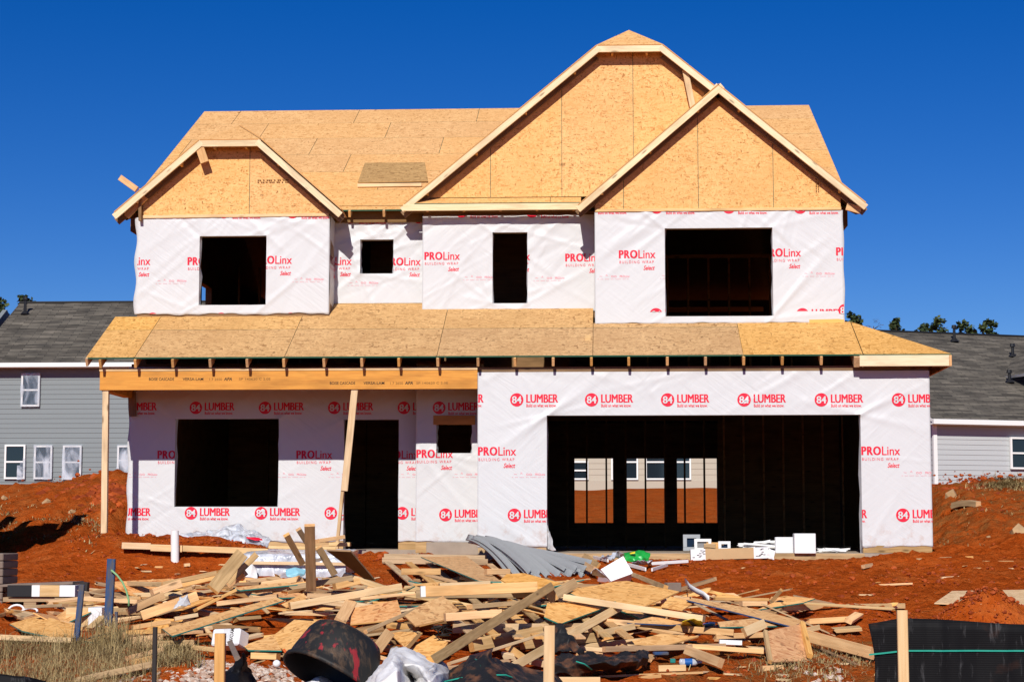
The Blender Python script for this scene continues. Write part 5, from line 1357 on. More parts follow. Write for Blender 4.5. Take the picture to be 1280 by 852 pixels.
mb.build('film_wrapping', ['film'], wb, smooth=True, weld=True)
bar('batten', P(313, 703, YW-.06), P(432, 704.5, YW-.06), .045, .04, 'pine', wb); bar('batten', P(336, 683.5, YW+.7), P(420, 685, YW+.7), .04, .04, 'pine', wb)
mb = MB(); mb.box((a.x+.03, YW+.03, gz-.05), (b.x-.03, YW+1.27, gz+H_-.06)); mb.build('stacked_material', ['block'], wb)
cloth('pale_blue_sheet', [[P(357, 712, YW-.2), P(370, 709, YW-.2), P(383, 712, YW-.2)], [P(358, 719, YW-.35), P(372, 717, YW-.36), P(380, 718, YW-.3)], [P(360, 721, YW-.36), P(370, 722, YW-.36), P(378, 720, YW-.3)]], 'cyan', 'crumpled pale blue plastic lying against the wrapped bundle', 'plastic', nx=14, ny=10, amp=.02, sc=7)
cloth('white_plastic', [[P(308, 705, YW-.1), P(316, 706, YW-.12), P(320, 712, YW-.1)], [P(300, 722, YW-.3), P(310, 724, YW-.3), P(322, 727, YW-.25)], [P(293, 734, YW-.55), P(306, 733, YW-.5), P(320, 732, YW-.4)]], 'sack', 'white plastic sheet hanging at the left corner of the wrapped bundle', 'plastic', nx=18, ny=18, amp=.03, sc=6, seed=3)
# clear film crumpled on the boards by the porch
cloth('clear_film', [[P(225, 671, 1.2), P(262, 664, 1.25), P(300, 660, 1.3), P(318, 664, 1.3), P(332, 674, 1.2)], [P(222, 678, .7), P(258, 673, .6), P(290, 670, .7), P(315, 672, .6), P(340, 680, .8)], [P(240, 682, .3), P(265, 681, .2), P(290, 683, .2), P(310, 684, .3), P(335, 684, .4)]], 'film', 'crumpled clear plastic film heaped on the boards below the big porch window', 'plastic', nx=40, ny=22, amp=.07, sc=5, seed=7)
for (u0, v0, u1, v1, lb) in ((227, 672, 236, 675, 'left'), (308, 672, 328, 675, 'right')):
    cloth('red_wrap_scrap', [[P(u0, v0-1, .55), P(u1, v1-2, .55)], [P(u0, v0+2, .45), P(u1, v1+1, .45)]], 'red', f'red printed scrap of wrap lying in the clear film, {lb} end', 'plastic', nx=8, ny=4, amp=.02, sc=9)
# packages stacked at the left
def pack(name, u0, v0, u1, v1, Y, depth, mats, label, cat):
    a, b = P(u0, v1, Y), P(u1, v0, Y); t = empty(name, ((a.x+b.x)/2, Y, a.z), label, cat); n = len(mats); x = a.x
    for (f, m) in mats:
        w = (b.x-a.x)*f; mb = MB(); mb.box((x, Y, a.z), (x+w-.002, Y+depth, b.z)); mb.build('wrapped_section', [m], t); x += w
    return t
q = hit(60, 760, 0, ground); YQ = q.y
t = pack('package_stack', 9, 731, 94, 745, YQ, .55, [(.36, 'blk'), (.12, 'trim'), (.29, 'pine'), (.23, 'paper')], 'long package with black, white and cream sections on rough boards at left', 'package')
bar('top_board', P(8, 731, YQ+.3), P(98, 727.5, YQ+.3), .03, .5, 'block', t)
mb = MB(); a, b = P(2, 760, YQ), P(104, 746.5, YQ); mb.box((a.x+.25, YQ+.05, ground(a.x, YQ)-.05), (a.x+.4, YQ+.5, b.z)); mb.box((b.x-.35, YQ+.02, ground(b.x, YQ)-.05), (b.x-.1, YQ+.5, b.z)); mb.box((a.x, YQ+.04, b.z-.05), (b.x, YQ+.53, b.z+.002)); mb.build('pallet_base', ['aged'], t)
bar('end_board', P(103, 760, YQ+.2), P(106, 727, YQ+.2), .10, .1, 'steel', t, up=(1, 0, 0))
q = hit(105, 786, 0, ground); pack('cream_package', 82, 759, 129, 782, q.y+.05, .4, [(.6, 'pine'), (.37, 'paper')], 'cream and white package lying on the clay between the two blue posts', 'package')
# pallet of blocks at the left edge of the picture
q = hit(2, 756, 0, ground); x1 = P(5.5, 720, q.y).x; zt_ = P(4, 697, q.y).z; gz = ground(x1, q.y)
bs = empty('block_stack', (x1-.6, q.y, gz), 'stack of brown grey blocks cut off by the left edge of the picture', 'blocks')
k = 0; z = gz-.03
while z < zt_-.02:
    for i in range(3): obox('block', (x1-.22-.42*i, q.y+.3, z), X_, .40, .6, .088, 'block', bs, bev=.01)
    z += .094
sx = P(-6, 600, 1.9).x; sk = empty('shadow_caster', (sx-1.1, 1.2, ground(sx-1.1, 1.2)), 'unseen shadow caster shaped like a skip heaped with boards, added outside the left edge', 'shadow caster')  # unseen; added and shaped only for the shadow it casts at the left
gz = ground(sx-1, 1.0)-.1; mb = MB(); mb.box((sx-2.4, .3, gz), (sx, 1.9, gz+3.0)); mb.build('caster_body', ['steel'], sk)
for k in range(6): obox('rib', (sx-2.2+k*.4, .26, gz+.1), X_, .08, .08, 2.4, 'steel', sk)
for k in range(8): bar('caster_board', (sx-2.2+k*.29, 1.2, gz+2.5), (sx-2.1+k*.27, 1.3+.1*(k % 3), gz+3.1+1.2*((k*7) % 5)/4), .26, .04, 'aged', sk, up=(1, 0, 0))
# pvc coil bits on the clay
for (u, v, r, lb) in ((20, 762, .07, 'white pipe offcut lying on the clay below the stacked packages'), (37, 764, .05, 'smaller white pipe offcut right of the first below the packages')):
    p = G(u, v, .05); mb = MB(); mb.tube([p+Vector((.09*math.cos(x_)-.0, .04*math.sin(x_), .09*abs(math.sin(x_))*r*9)) for x_ in [k*.4 for k in range(9)]], .014, 7); meta(mb.build('pipe_offcut', ['pvc'], None, True), lb, 'pipe')
cloth('white_plastic', [[hit(226, 748, .2), hit(234, 744, .28), hit(238, 752, .2)], [hit(216, 762, .2), hit(226, 758, .25), hit(238, 756, .22)]], 'sack', 'small scrap of white plastic caught on the left of the heap', 'plastic', nx=12, ny=8, amp=.02, sc=9)
# yellow thing by the porch post
p = P(108, 677, .6); yl = empty('ladder_section', (p.x, .6, p.z-.06), 'yellow ladder lying on its side behind the porch post', 'ladder')
bar('rail', P(88, 676, .6), P(131, 674, .6), .06, .025, 'ladder', yl); bar('rail', P(88, 681, .75), P(131, 680, .75), .05, .025, 'ladder', yl)
for k in range(6): bar('rung', P(91+k*7.5, 681.5, .72), P(91+k*7.5, 675, .62), .03, .03, 'blk', yl, up=(1, 0, 0))
# white foam block, foam shard
fb_ = [P(751, 711, -4.1), P(779, 694.5, -3.95), P(791.5, 716, -4.05), P(764, 726, -4.2)]
cF = sum(fb_, Vector())/4; e1 = ((fb_[1]-fb_[0])+(fb_[2]-fb_[3])).normalized(); e2 = ((fb_[3]-fb_[0])+(fb_[2]-fb_[1])); e2 = (e2-e1*e2.dot(e1)).normalized(); n_ = e1.cross(e2); n_ = n_ if n_.y < 0 else -n_
mb = MB(); mb.poly(fb_, .30, n_, 0); o = mb.build('foam_block', ['foam']); bv = o.modifiers.new('edges', 'BEVEL'); bv.width = .012; bv.segments = 2
meta(o, 'bright white foam block tipped on its corner at the top of the heap', 'foam block')
cloth('foam_shard', [[hit(738, 716, .22), hit(745, 711, .3), hit(752, 716, .3)], [hit(741, 718, .15), hit(752, 722, .15), hit(760, 724, .15)]], 'foam', 'small white shard at the left foot of the foam block', 'foam', nx=10, ny=6, amp=.02, sc=7)
# grey vinyl strips, a curved fan of long strips
rs = random.Random(4); nst = 38
for k in range(nst):
    f = k/(nst-1); lb = 'grey vinyl siding strip in the curved bundle spilling from the house'
    mb = MB(); pts = []; j1, j2 = rs.uniform(-2.5, 2.5), rs.gauss(0, 5)
    u0, v0 = 588+f*50+rs.uniform(-6, 6), 672.5+f*9+j1; u1, v1 = 652+f*84+rs.uniform(-9, 9), 724-f*9+j2
    cv = 1.75-.5*f+rs.uniform(-.2, .2); lay = rs.uniform(-.16, .16)
    for s in range(15):
        t = s/14; u = u0+(u1-u0)*t; v = v0+(v1-v0)*(t**cv); Y = -.55-2.9*t+.35*f+lay
        pts.append(P(u, v, Y))
    ww = .05*rs.uniform(.7, 1.3); tw = rs.uniform(-.5, .3)
    nrm = Vector((.35, .55+tw*.2, .75+tw*.5)).normalized()
    L_ = [p+nrm*ww for p in pts]; R_ = [p-nrm*ww for p in pts]
    for s in range(14): mb.face([R_[s], R_[s+1], L_[s+1], L_[s]])
    lip = Vector((0, -.012, .02)); 
    for s in range(14): mb.face([R_[s]+lip*0, R_[s+1], R_[s+1]+lip, R_[s]+lip])
    o = mb.build('vinyl_strip', ['greyv'], None, True, True); md = o.modifiers.new('thickness', 'SOLIDIFY'); md.thickness = .004
    meta(o, lb, 'siding strip', 'grey vinyl strips of the curved bundle')
# white strips near the foam block
for (u1, v1, u2, v2, w, lb) in ((742, 696, 760, 700, .05, 'white trim strip leaning left of the foam block'), (786, 705.5, 807, 711, .05, 'white trim strip just right of the foam block'), (814, 704, 860, 701, .045, 'longest white trim strip on the clay before the garage'), (815, 711.5, 834, 705.5, .045, 'short white trim strip crossing below the longest one')):
    meta(bar('trim_strip', hit(u1, v1, .06), hit(u2, v2, .06), w, .02, 'trim'), lb, 'trim strip')
p = [hit(u, v, .12) for u, v in ((856, 725), (862, 733), (870, 738), (879, 742), (886, 748))]; mb = MB(); 
for s in range(4): mb.face([p[s]-Vector((0, 0, .03)), p[s+1]-Vector((0, 0, .03)), p[s+1]+Vector((0, 0, .03)), p[s]+Vector((0, 0, .03))])
o = mb.build('curved_strip', ['trim'], None, True, True); md = o.modifiers.new('thickness', 'SOLIDIFY'); md.thickness = .006; meta(o, 'curling white strip standing at the back right of the heap', 'trim strip')
# green bag and crinkled film by the garage
cloth('green_bag', [[P(779, 692, -1.2), P(790, 689, -1.1), P(806, 688, -1.1), P(811, 690, -1.1)], [P(780, 699, -1.5), P(792, 696, -1.55), P(803, 696, -1.5), P(811, 696, -1.4)], [P(783, 702, -1.5), P(793, 702, -1.6), P(803, 702, -1.5), P(809, 700, -1.4)]], 'green', 'bright green crumpled bag lying before the garage opening', 'bag', nx=22, ny=14, amp=.035, sc=6, seed=5)
cloth('yellow_label', [[P(787, 690.5, -1.45), P(794, 689, -1.45)], [P(788, 692, -1.5), P(794, 691, -1.5)]], 'yellow', 'small yellow patch on the green bag before the garage', 'label', nx=6, ny=3, amp=.006, sc=8)
cloth('crinkled_film', [[hit(757, 695, .15), hit(770, 691, .2), hit(778, 694, .15)], [hit(748, 700, .05), hit(765, 699, .12), hit(780, 699, .06)]], 'film', 'crinkled grey film behind the white foam block', 'plastic', nx=18, ny=10, amp=.05, sc=7)
cloth('crinkled_film', [[hit(790, 703, .1), hit(803, 701, .15), hit(815, 702, .1)], [hit(792, 706, .03), hit(803, 707, .06), hit(814, 706, .03)]], 'film', 'crinkled grey film lying just below the green bag', 'plastic', nx=16, ny=8, amp=.04, sc=7, seed=2)
# things on the garage floor edge
def gar(u, v, Y): return P(u, v, Y)
a, b = P(863, 700, -.35), P(960, 697, -.35); cb = empty('cardboard_box', ((a.x+b.x)/2, -.35, a.z), 'long tan cardboard box with white printed ends before the garage', 'box')
h_ = .165
ax_ = (b-a).normalized()
def seg(n, f0, f1, m, e=0.0): p, q = a+(b-a)*f0, a+(b-a)*f1; bar(n, p+Vector((0, 0, h_/2)), q+Vector((0, 0, h_/2)), h_+e, .24+e, m, cb)
seg('carton', .0, 1.0, 'card'); seg('label', .0, .19, 'paper', .006); seg('label', .81, 1.0, 'paper', .006)
mb = MB()
rs = random.Random(2)
for f0 in (.015, .83):
    for k in range(9):
        p = a+(b-a)*(f0+.15*rs.random())+Vector((0, -.126, .03+.11*rs.random())); mb.face([p, p+ax_*.035, p+ax_*.035+Vector((0, 0, .010)), p+Vector((0, 0, .010))])
mb.build('small_print', ['ink'], cb)
cloth('torn_flap', [[b+Vector((0, -.12, .16)), b+Vector((.10, -.14, .10))], [b+Vector((-.02, -.13, .0)), b+Vector((.08, -.16, -.05))]], 'paper', 'torn white flap at the right end of the long cardboard box', 'cardboard', nx=10, ny=8, amp=.02, sc=9)
def wframe(u0, v0, u1, v1, Y, label, name='window_frame', mat='trim', lean=.12, glassm='screen', fr=.045):
    a, b = P(u0, v1, Y), P(u1, v0, Y); w, h = b.x-a.x, b.z-a.z; t = empty(name, (a.x+w/2, Y, a.z), label, 'window')
    up = Vector((0, lean, 1)).normalized()
    for (p, q) in ((a+up*fr/2, a+X_*w+up*fr/2), (a+up*(h-fr/2), a+X_*w+up*(h-fr/2))): bar('rail', p, q, fr, .06, mat, t)
    for x in (fr/2, w-fr/2): bar('stile', a+X_*x+up*fr, a+X_*x+up*(h-fr), fr, .058, mat, t, up=(1, 0, 0))
    mb = MB(); o = a+X_*fr+up*fr+Vector((0, .01, 0)); mb.poly([o, o+X_*(w-2*fr), o+X_*(w-2*fr)+up*(h-2*fr), o+up*(h-2*fr)], .01, (0, -1, 0)); mb.build('pane', [glassm], t)
wframe(854, 667.5, 875, 688, .55, 'dark grey framed window leaning just inside the garage, leftmost', mat='greyv', fr=.06, glassm='glass')
wframe(868, 673, 889, 688, .15, 'white framed window with grey screen behind the cardboard box')
wframe(898, 676, 913, 688, .12, 'small white framed window with dark pane behind the box', glassm='glass')
meta(obox('wood_block', P(894, 688, .2), X_, .28, .12, .13, 'stud'), 'orange wood block between the two white window frames', 'block')
meta(obox('cardboard_scrap', P(887, 687, .05), X_, .18, .05, .10, 'card', tilt=.3), 'torn brown cardboard scrap sticking up behind the long box', 'cardboard')
meta(obox('white_carton', P(1005.5, 691.2, .0), X_, .325, .26, .305, 'foam'), 'square white carton standing at the garage floor edge', 'carton')
meta(obox('grey_panel', P(985, 691, .30), Vector((1, .3, 0)), .42, .05, .25, 'paper'), 'white panel leaning against the square white carton on its left', 'panel')
rs = random.Random(12)
for i in range(17):
    u, v = rs.uniform(936, 972), rs.uniform(676, 689); p = P(u, v, .25+rs.random()*.4); p.z = max(p.z, .02); an = rs.gauss(.05, .35); d = Vector((math.cos(an), rs.uniform(-.3, .3), math.sin(an)*.3))*rs.uniform(.12, .3)
    meta(bar('trim_offcut', p-d, p+d, .03, .04, 'trim', None, chips=True), 'white trim offcut in the pile behind the box, left of the white carton', 'trim offcut', 'white trim offcuts left of the carton')
for i in range(11):
    u, v = rs.uniform(1020, 1048), rs.uniform(684.5, 690); p = P(u, v, .1+rs.random()*.3); p.z = max(p.z, .02); an = rs.gauss(-.05, .2); d = Vector((math.cos(an), rs.uniform(-.3, .3), math.sin(an)*.3))*rs.uniform(.1, .22)
    meta(bar('trim_offcut', p-d, p+d, .025, .035, 'trim', None, chips=True), 'white trim offcut lying right of the white carton', 'trim offcut', 'white trim offcuts right of the carton')
cloth('loose_wrap_flap', [[P(683.5, 655, .05), P(687, 668, -.02)], [P(683.5, 688, .05), P(694, 690, -.05)]], 'wrap', 'loose flap of white wrap at the lower left corner of the garage opening', 'wrap flap', nx=8, ny=14, amp=.03, sc=5)
meta(obox('concrete_block', P(577, 693, .6), X_, 1.1, .3, .2, 'concrete'), 'grey concrete block under the wall end, left of the grey vinyl strips', 'block')
# brown box, blue and yellow packaging, bottle, odd bits
meta(obox('brown_box', hit(841, 739, .03), Vector((1, .25, 0)), .16, .14, .10, 'block'), 'small brown box at the back right of the largest OSB sheet', 'box')
p0 = hit(856, 781, .16); yb = empty('yellow_bag', p0, 'yellow and blue plastic bag under the longest pale stud, right side', 'bag')
cloth('bag_front', [[hit(853, 777, .26), hit(862, 774.5, .28), hit(876, 776, .26)], [hit(851, 782, .16), hit(866, 783, .16), hit(880, 784, .16)]], 'yellow', parent=yb, nx=16, ny=8, amp=.012, sc=8)
cloth('bag_stripe', [[hit(858, 776, .29), hit(862, 775.5, .29)], [hit(866, 782, .18), hit(872, 782.5, .18)]], 'ink', parent=yb, nx=6, ny=6, amp=.006, sc=8)
cloth('blue_bag', [[hit(879, 780, .24), hit(894, 779, .24)], [hit(881, 785, .14), hit(895, 785, .14)]], 'bluebag', 'bright blue plastic bag right beside the yellow one', 'bag', nx=10, ny=6, amp=.012, sc=8)
bt_ = hit(861, 827, .04); bo_ = empty('water_bottle', bt_, 'small clear bottle with blue label lying on the clay, lower right', 'bottle')
mb = MB(); d = Vector((1, .1, 0)).normalized(); mb.tube([bt_-d*.09, bt_-d*.08, bt_+d*.06, bt_+d*.09, bt_+d*.12], [.012, .033, .033, .014, .012], 10); mb.build('bottle_body', ['film'], bo_, True, True)
mb = MB(); mb.tube([bt_-d*.04, bt_+d*.03], .0345, 12); mb.build('bottle_label', ['bluebag'], bo_)
meta(obox('bottle_top', hit(841, 828, .02), X_, .05, .05, .04, 'teal'), 'tiny teal bottle top on the clay left of the bottle', 'bottle top')
meta(obox('blue_scrap', hit(826, 818, .03), Vector((1, .2, 0)), .14, .08, .03, 'blue'), 'dark blue scrap on the clay left of the stout stud', 'scrap')
# white carton with printed name, orange wedge
c = hit(286, 812, .02); wb_ = empty('white_box', c, 'crushed white carton printed MAGNUM lying on the gravel edge', 'box')
obox('carton', c+Vector((0, 0, .02)), Vector((1, -.35, .05)), .31, .19, .17, 'paper', wb_, tilt=-.35, bev=.015)
ob_c = wb_.children[0]; mw = ob_c.matrix_world.copy()
mb = MB()
for q in fit('MAGNUM', .16, .042, bold=.02): mb.face([mw @ Vector((.09+(.0-y_), -.097, .165-x_)) for x_, y_ in q])
mb.build('lettering', ['ink'], wb_)
mb = MB()
for k in range(7): 
    x_ = .03+.008*(k % 3); mb.face([mw @ Vector((.05-.012*k, -.097, .16)), mw @ Vector((.046-.012*k, -.097, .16)), mw @ Vector((.046-.012*k, -.097, .07-x_)), mw @ Vector((.05-.012*k, -.097, .07-x_))])
mb.build('small_print', ['greyv'], wb_)
mb = MB(); p = [hit(353, 811, .06), hit(356, 810, .06), hit(366, 823, .03), hit(364, 826, .02)]; mb.poly(p, .02, (0, -.6, .8)); meta(mb.build('orange_wedge', ['orange']), 'bright orange plastic wedge left of the black tub', 'wedge')
mb = MB(); p = hit(346, 829, .06); bm = bmesh.new(); bmesh.ops.create_icosphere(bm, subdivisions=2, radius=.036); me = bpy.data.meshes.new('foam_ball'); 
for v in bm.verts: v.co += noise.noise_vector(v.co*30)*.004
bm.to_mesh(me); bm.free(); meta(link('foam_ball', me, 'foam', None, Matrix.Translation(p), True), 'white foam ball on the clay between gravel and black tub', 'ball')
# black tub lying tipped over
oc = hit(411, 846, .14); tb = empty('rubber_tub', oc, 'scuffed black rubber tub tipped over with its mouth to the camera, bottom left of centre', 'tub')
axu = (RIGHT*.33+Vector((0, .35, 0))+Vector((0, 0, .80))).normalized(); sx = RIGHT-axu*RIGHT.dot(axu); sx.normalize(); sy = axu.cross(sx)
def tring(r, h, n=40, sq=1.0): return [oc+axu*h+sx*math.cos(2*math.pi*k/n)*r*sq+sy*math.sin(2*math.pi*k/n)*r*.92+axu*.02*math.sin(4*math.pi*k/n)*(1 if h < .1 else .3) for k in range(n)]
pr_t = [(.405, -.005), (.425, .0), (.42, .03), (.395, .05), (.385, .12), (.36, .22), (.335, .32), (.30, .385), (.25, .415), (.0, .425)]
inn = [(.405, -.005), (.385, .05), (.37, .14), (.32, .33), (.28, .385), (0, .39)]
for nm, prf, flip in (('tub_shell', pr_t, 0), ('tub_inside', inn, 1)):
    mb = MB(); rings = [tring(max(r, .001), h) for r, h in prf]
    for i in range(len(rings)-1):
        for k in range(40):
            f = [rings[i][k], rings[i][(k+1) % 40], rings[i+1][(k+1) % 40], rings[i+1][k]]; mb.face(f[::-1] if flip else f)
    mb.build(nm, ['tub' if not flip else 'blk'], tb, True, True)
# white sack
cloth('white_sack', [[hit(470, 852, .05), hit(484, 822, .30), hit(492, 806, .42), hit(505, 808, .42), hit(520, 818, .36), hit(545, 825, .28)],
                     [hit(452, 862, .05), hit(474, 840, .30), hit(490, 826, .42), hit(505, 832, .36), hit(530, 836, .34), hit(556, 829, .24)],
                     [hit(440, 875, .05), hit(468, 858, .26), hit(496, 842, .36), hit(514, 846, .22), hit(538, 850, .30), hit(562, 842, .16)],
                     [hit(430, 905, .0), hit(465, 890, .10), hit(500, 880, .15), hit(520, 880, .1), hit(545, 885, .12), hit(565, 870, .0)]], 'sack', 'big crumpled white sack in front of the black tub, bottom centre', 'sack', nx=46, ny=36, amp=.035, sc=4.2, seed=4)
cloth('white_plastic', [[hit(380, 852, .06), hit(400, 847, .12), hit(415, 850, .06)], [hit(375, 872, .02), hit(400, 866, .06), hit(420, 870, .02)]], 'sack', 'white plastic just showing at the bottom edge below the tub', 'plastic', nx=18, ny=10, amp=.03, sc=6)
# fallen black silt cloth
cloth('fallen_silt_cloth', [[hit(556, 846, .12), hit(590, 824, .30), hit(612, 814, .40), hit(622, 826, .3), hit(650, 834, .2), hit(690, 842, .12)],
                            [hit(548, 862, .08), hit(585, 838, .26), hit(610, 832, .30), hit(630, 836, .24), hit(660, 842, .16), hit(700, 850, .06)],
                            [hit(540, 900, .02), hit(580, 880, .06), hit(620, 880, .08), hit(660, 880, .06), hit(690, 880, .04), hit(710, 880, .02)]], 'mudcloth', 'fallen black silt cloth heaped at the bottom left of the centre stake', 'cloth', nx=44, ny=24, amp=.035, sc=5, seed=6)
mb = MB(); mb.tube([hit(548, 853, .17), hit(575, 847, .21), hit(610, 843, .24), hit(632, 843, .24), hit(652, 851, .15)], .007, 6); meta(mb.build('teal_thread', ['stripe'], None, True), 'teal thread along the fallen black cloth left of the stake', 'thread')
mb = MB(); mb.tube([hit(594, 823, .34), hit(598, 826, .33), hit(601, 832, .30)], .006, 6); meta(mb.build('teal_thread', ['stripe'], None, True), 'short teal thread at the peak of the fallen black cloth', 'thread')
cloth('draped_netting', [[hit(695, 781, .32), hit(703, 781, .32), hit(710, 790, .28)], [hit(694, 797, .22), hit(710, 798, .24), hit(722, 806, .18)], [hit(690, 818, .10), hit(708, 816, .14), hit(730, 818, .08)]], 'mudcloth', 'dark netting draped over the timber right of the centre stake', 'netting', nx=22, ny=20, amp=.035, sc=7, seed=8)
cloth('muddy_cloth', [[hit(692, 822, .10), hit(720, 816, .18), hit(760, 822, .14), hit(790, 814, .18), hit(811, 812, .12)],
                      [hit(688, 834, .10), hit(720, 828, .16), hit(760, 832, .16), hit(795, 828, .16), hit(812, 824, .08)],
                      [hit(690, 846, .02), hit(725, 843, .04), hit(765, 843, .04), hit(795, 840, .03), hit(808, 832, .02)]], 'mudcloth', 'long roll of muddy black cloth on the clay right of the centre stake', 'cloth', nx=48, ny=18, amp=.04, sc=5.5, seed=9)
mb = MB(); mb.tube([hit(720, 826, .22), hit(730, 829, .2), hit(740, 836, .14)], .006, 6); meta(mb.build('teal_thread', ['stripe'], None, True), 'teal thread on the muddy rolled cloth right of the stake', 'thread')
cloth('black_cloth', [[hit(285, 838, .12), hit(303, 819, .34), hit(308, 822, .3)], [hit(272, 852, .08), hit(300, 838, .2), hit(316, 842, .1)], [hit(262, 880, .0), hit(295, 870, .05), hit(322, 866, .0)]], 'cloth', 'peaked black cloth standing up on the gravel behind the square topped stake', 'cloth', nx=22, ny=18, amp=.025, sc=6, seed=11)
cloth('black_cloth', [[P(-30, 841, -19.0), P(0, 843, -19.0), P(30, 846, -19.0), P(58, 852, -18.9)], [P(-30, 900, -19.1), P(0, 900, -19.1), P(34, 905, -19.1), P(62, 905, -19.0)]], 'cloth', 'black cloth just showing in the bottom left corner', 'cloth', nx=24, ny=10, amp=.01, sc=4)
# crumpled string with orange tag in the heap
p0 = hit(552, 792, .16); mb = MB(); rs = random.Random(3); mb.tube([p0+Vector((rs.gauss(0, .05), rs.gauss(0, .04), rs.uniform(-.02, .09))) for _ in range(30)], .008, 5); meta(mb.build('tangled_cord', ['steel'], None, True), 'dark tangled cord lying on the OSB above the white sack', 'cord')

# ------------------------------------------------------------------ stuff nobody can count
def rockmesh(rs, r, flat=.7):
    bm = bmesh.new(); bmesh.ops.create_icosphere(bm, subdivisions=1, radius=1)
    s = rs.random()*50; q = [(v.co+noise.noise_vector(v.co*1.3+Vector((s, 0, 0)))*.55) for v in bm.verts]; f = [tuple(v.index for v in p.verts) for p in bm.faces]; bm.free(); return q, f
def scatter(name, mat, n, pos, size, label, cat, seed, flat=.7):
    rs = random.Random(seed); bank = [rockmesh(rs, 1) for _ in range(8)]; V = []; Fc = []; tn = []
    for _ in range(n):
        p = pos(rs)
        if p is None: continue
        q, f = rs.choice(bank); r = size(rs); an = rs.uniform(0, 6.3); c, s = math.cos(an), math.sin(an); b = len(V); t = rs.random()
        V += [(p.x+(v.x*c-v.y*s)*r, p.y+(v.x*s+v.y*c)*r, p.z+v.z*r*flat) for v in q]; Fc += [tuple(i+b for i in g) for g in f]; tn += [t]*len(f)
    me = bpy.data.meshes.new(name); me.from_pydata(V, [], Fc); at = me.attributes.new('tint', 'FLOAT', 'FACE'); at.data.foreach_set('value', tn)
    o = link(name, me, mat); return meta(o, label, cat, kind='stuff')
def gpos(rs):
    while True:
        x, y = rs.gauss(PX(262, -12.9), .55), rs.gauss(-12.85, .40)
        if abs(x-PX(262, -12.9)) < 1.1 and abs(y+12.85) < .9: return Vector((x, y, ground(x, y)+.005))
scatter('gravel', 'gravel', 2600, gpos, lambda r: r.uniform(.012, .034), 'pile of pale pinkish gravel at the lower left', 'gravel', 31)
def gpos2(rs): p = G(rs.gauss(1060, 26), rs.gauss(838, 13)); return p if p.x < fl_.x+.9 else None
scatter('gravel', 'gravel', 260, gpos2, lambda r: r.uniform(.012, .045), 'scattered pale gravel beside the torn end of the silt fence', 'gravel', 32)
def cpos(rs):
    y = rs.uniform(-13.2, 1.0) if rs.random() < .7 else rs.uniform(1, 13); x = rs.uniform(-9, 7) if y < 0 else rs.choice([rs.uniform(-14, -8.3), rs.uniform(5.5, 11)])
    if -8 < x < 5.2 and y > -.1: return None
    if noise.noise((x*.8, y*.8, 4)) < rs.uniform(-.5, .35): return None
    return Vector((x, y, ground(x, y)+.01))
scatter('clay_clods', 'clod', 12000, cpos, lambda r: min(.09, .006+r.expovariate(1/.011)), 'crumbs and clods of red clay strewn over the site', 'clods', 33)
def mpos(rs):
    m = rs.choice(MOUNDS[:3]+MOUNDS[6:12]); x, y = rs.gauss(m[0], m[2]*.5), rs.gauss(m[1], m[3]*.5); return Vector((x, y, ground(x, y)+.01))
scatter('bank_rubble', 'clod', 1300, lambda r: G(r.gauss(118, 28), r.gauss(618, 11)), lambda r: min(.16, .02+r.expovariate(1/.025)), 'rubble of clay lumps on the crest of the left bank', 'rubble', 35)
scatter('bank_rubble', 'clod', 380, lambda r: G(r.gauss(1225, 35), r.gauss(605, 7)), lambda r: min(.14, .02+r.expovariate(1/.02)), 'rubble of clay lumps on the crest of the right bank', 'rubble', 36)
scatter('mound_clods', 'clod', 1500, mpos, lambda r: min(.05, .006+r.expovariate(1/.008)), 'loose crumbs of clay on the dirt mounds', 'clods', 34)
for (u, v, r, lb) in ((1190, 621, .16, 'tan rock high on the bank right of the garage'), (1276, 669, .22, 'tan boulder at the right edge of the picture'), (1237, 673, .06, 'small dark stone on the right bank'), (1207, 632, .0, ''), (1258, 671, .06, 'small pale stone left of the tan boulder'), (58, 629, .11, 'pale rock on the left bank below the blue grey house'), (90, 640, .08, 'smaller pale rock on the left bank, lower right of the first'), (103, 649, .05, 'tiny pale stone on the left bank nearest the porch post'), (5, 623, .08, 'pale stone at the far left just below the blue grey house')):
    if r == 0: continue
    rs = random.Random(u); q, f = rockmesh(rs, 1); p = G(u, v, .03); me = bpy.data.meshes.new('rock'); me.from_pydata([tuple(x*r) for x in q], [], f); meta(link('rock', me, 'rock', None, Matrix.Translation(p)), lb, 'rock')
meta(bar('fallen_log', G(1192, 632, .06), G(1223, 630, .06), .12, .12, 'aged', None, bow=.04), 'short tan log lying on the bank right of the garage', 'log')
def grass(name, label, n, pos, hgt, seed, lean=.35, wd=.006, mat='straw'):
    rs = random.Random(seed); V = []; Fc = []; tn = []
    for _ in range(n):
        p = pos(rs)
        if p is None: continue
        h = hgt(rs)*(1 if name != 'dry_grass' else .55+.9*abs(noise.noise((p.x*2.6, p.y*2.6, 5)))*1.6); an = rs.uniform(0, 6.3); l = abs(rs.gauss(0, lean))*h; d = Vector((math.cos(an), math.sin(an), 0)); s = Vector((-d.y, d.x, 0))*wd*rs.uniform(.6, 1.5); b = len(V)
        m = p+d*l*.35+Vector((0, 0, h*.6)); t = p+d*l*1.3+Vector((0, 0, h*(1-.25*rs.random()))); c = rs.random()
        V += [tuple(p-s), tuple(p+s), tuple(m+s*.7), tuple(m-s*.7), tuple(t)]; Fc += [(b, b+1, b+2, b+3), (b+3, b+2, b+4)]; tn += [c, c]
    me = bpy.data.meshes.new(name); me.from_pydata(V, [], Fc); at = me.attributes.new('tint', 'FLOAT', 'FACE'); at.data.foreach_set('value', tn)
    return meta(link(name, me, mat), label, 'grass', kind='stuff')
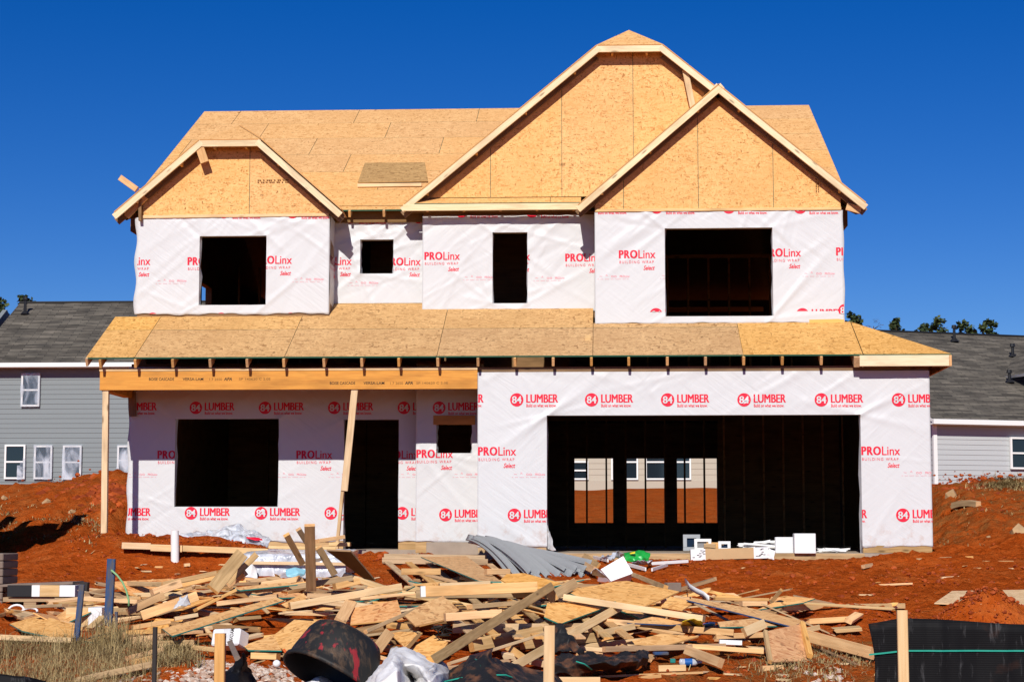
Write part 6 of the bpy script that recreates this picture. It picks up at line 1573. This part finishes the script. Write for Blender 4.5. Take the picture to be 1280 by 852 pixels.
def g1(rs):
    u, v = rs.uniform(-25, 200), rs.uniform(803, 872)
    if u > 150 and rs.random() < .4: return None
    p = G(u, v); return None if noise.noise((p.x*1.7, p.y*1.7, 2)) < rs.uniform(-.75, .3) else p
grass('dry_grass', 'tufted dry brown grass at the lower left', 12500, g1, lambda r: r.uniform(.04, .24), 41, 1.1, .0024)
grass('dry_weeds', 'thin dry weeds at the foot of the blue posts', 420, lambda r: G(r.gauss(138, 16), r.uniform(798, 818)), lambda r: r.uniform(.15, .42), 42, .5, .003)
grass('weed_patch', 'dark dry weeds between the gravel and the iron stake', 1600, lambda r: G(r.gauss(218, 15), r.uniform(806, 838)), lambda r: r.uniform(.05, .18), 45, .8, .004)
grass('bank_grass', 'dry grass tuft on top of the right bank', 4200, lambda r: G(r.gauss(1258, 19), r.gauss(606, 4)), lambda r: r.uniform(.04, .15), 43, 1.6, .007)
grass('bank_straw', 'thin straw strewn over the right bank', 1500, lambda r: (lambda x, y: Vector((x, y, ground(x, y))))(r.uniform(5.8, 12), r.uniform(3, 11)), lambda r: r.uniform(.03, .09), 46, 1.5, .008)
grass('bank_straw', 'dry straw on the left bank', 1600, lambda r: G(r.uniform(0, 125), r.gauss(648, 14)), lambda r: r.uniform(.03, .10), 47, 1.5, .008)
grass('straw', 'straw and weeds on the clay by the torn end of the silt fence', 1500, lambda r: G(r.gauss(1020, 45), r.gauss(828, 14)), lambda r: r.uniform(.03, .10), 44, 1.4, .004)
# ------------------------------------------------------------------ light
sun_dir = Vector((-.10, -1.0, .705)).normalized()      # towards the sun
sl_ = bpy.data.lights.new('sun', 'SUN'); so = bpy.data.objects.new('sun', sl_); COL.objects.link(so)
so.rotation_euler = sun_dir.to_track_quat('Z', 'Y').to_euler(); so.location = (-6, -40, 30)
sl_.energy = 4.3; sl_.angle = R(.5); sl_.color = (1.0, .95, .88)
w = bpy.data.worlds.new('World'); scene.world = w; w.use_nodes = True
nt = w.node_tree; bg = nt.nodes['Background']
sky = nt.nodes.new('ShaderNodeTexSky'); sky.sky_type = 'NISHITA'; sky.sun_disc = False
sky.sun_elevation = math.asin(sun_dir.z); sky.sun_rotation = math.atan2(sun_dir.x, sun_dir.y)
sky.air_density = 1.0; sky.dust_density = 0.0; sky.ozone_density = 5.0; sky.altitude = 2200
hs = nt.nodes.new('ShaderNodeHueSaturation'); hs.inputs['Saturation'].default_value = 1.34; hs.inputs['Hue'].default_value = .518; hs.inputs['Value'].default_value = .91
nt.links.new(sky.outputs[0], hs.inputs['Color']); nt.links.new(hs.outputs[0], bg.inputs['Color'])
bg.inputs['Strength'].default_value = .075
scene.view_settings.view_transform = 'Standard'; scene.view_settings.look = 'None'; scene.view_settings.exposure = .22; scene.view_settings.gamma = 1
scene.view_settings.use_curve_mapping = False
scene.cycles.max_bounces = 6; scene.cycles.diffuse_bounces = 3; scene.cycles.use_denoising = True
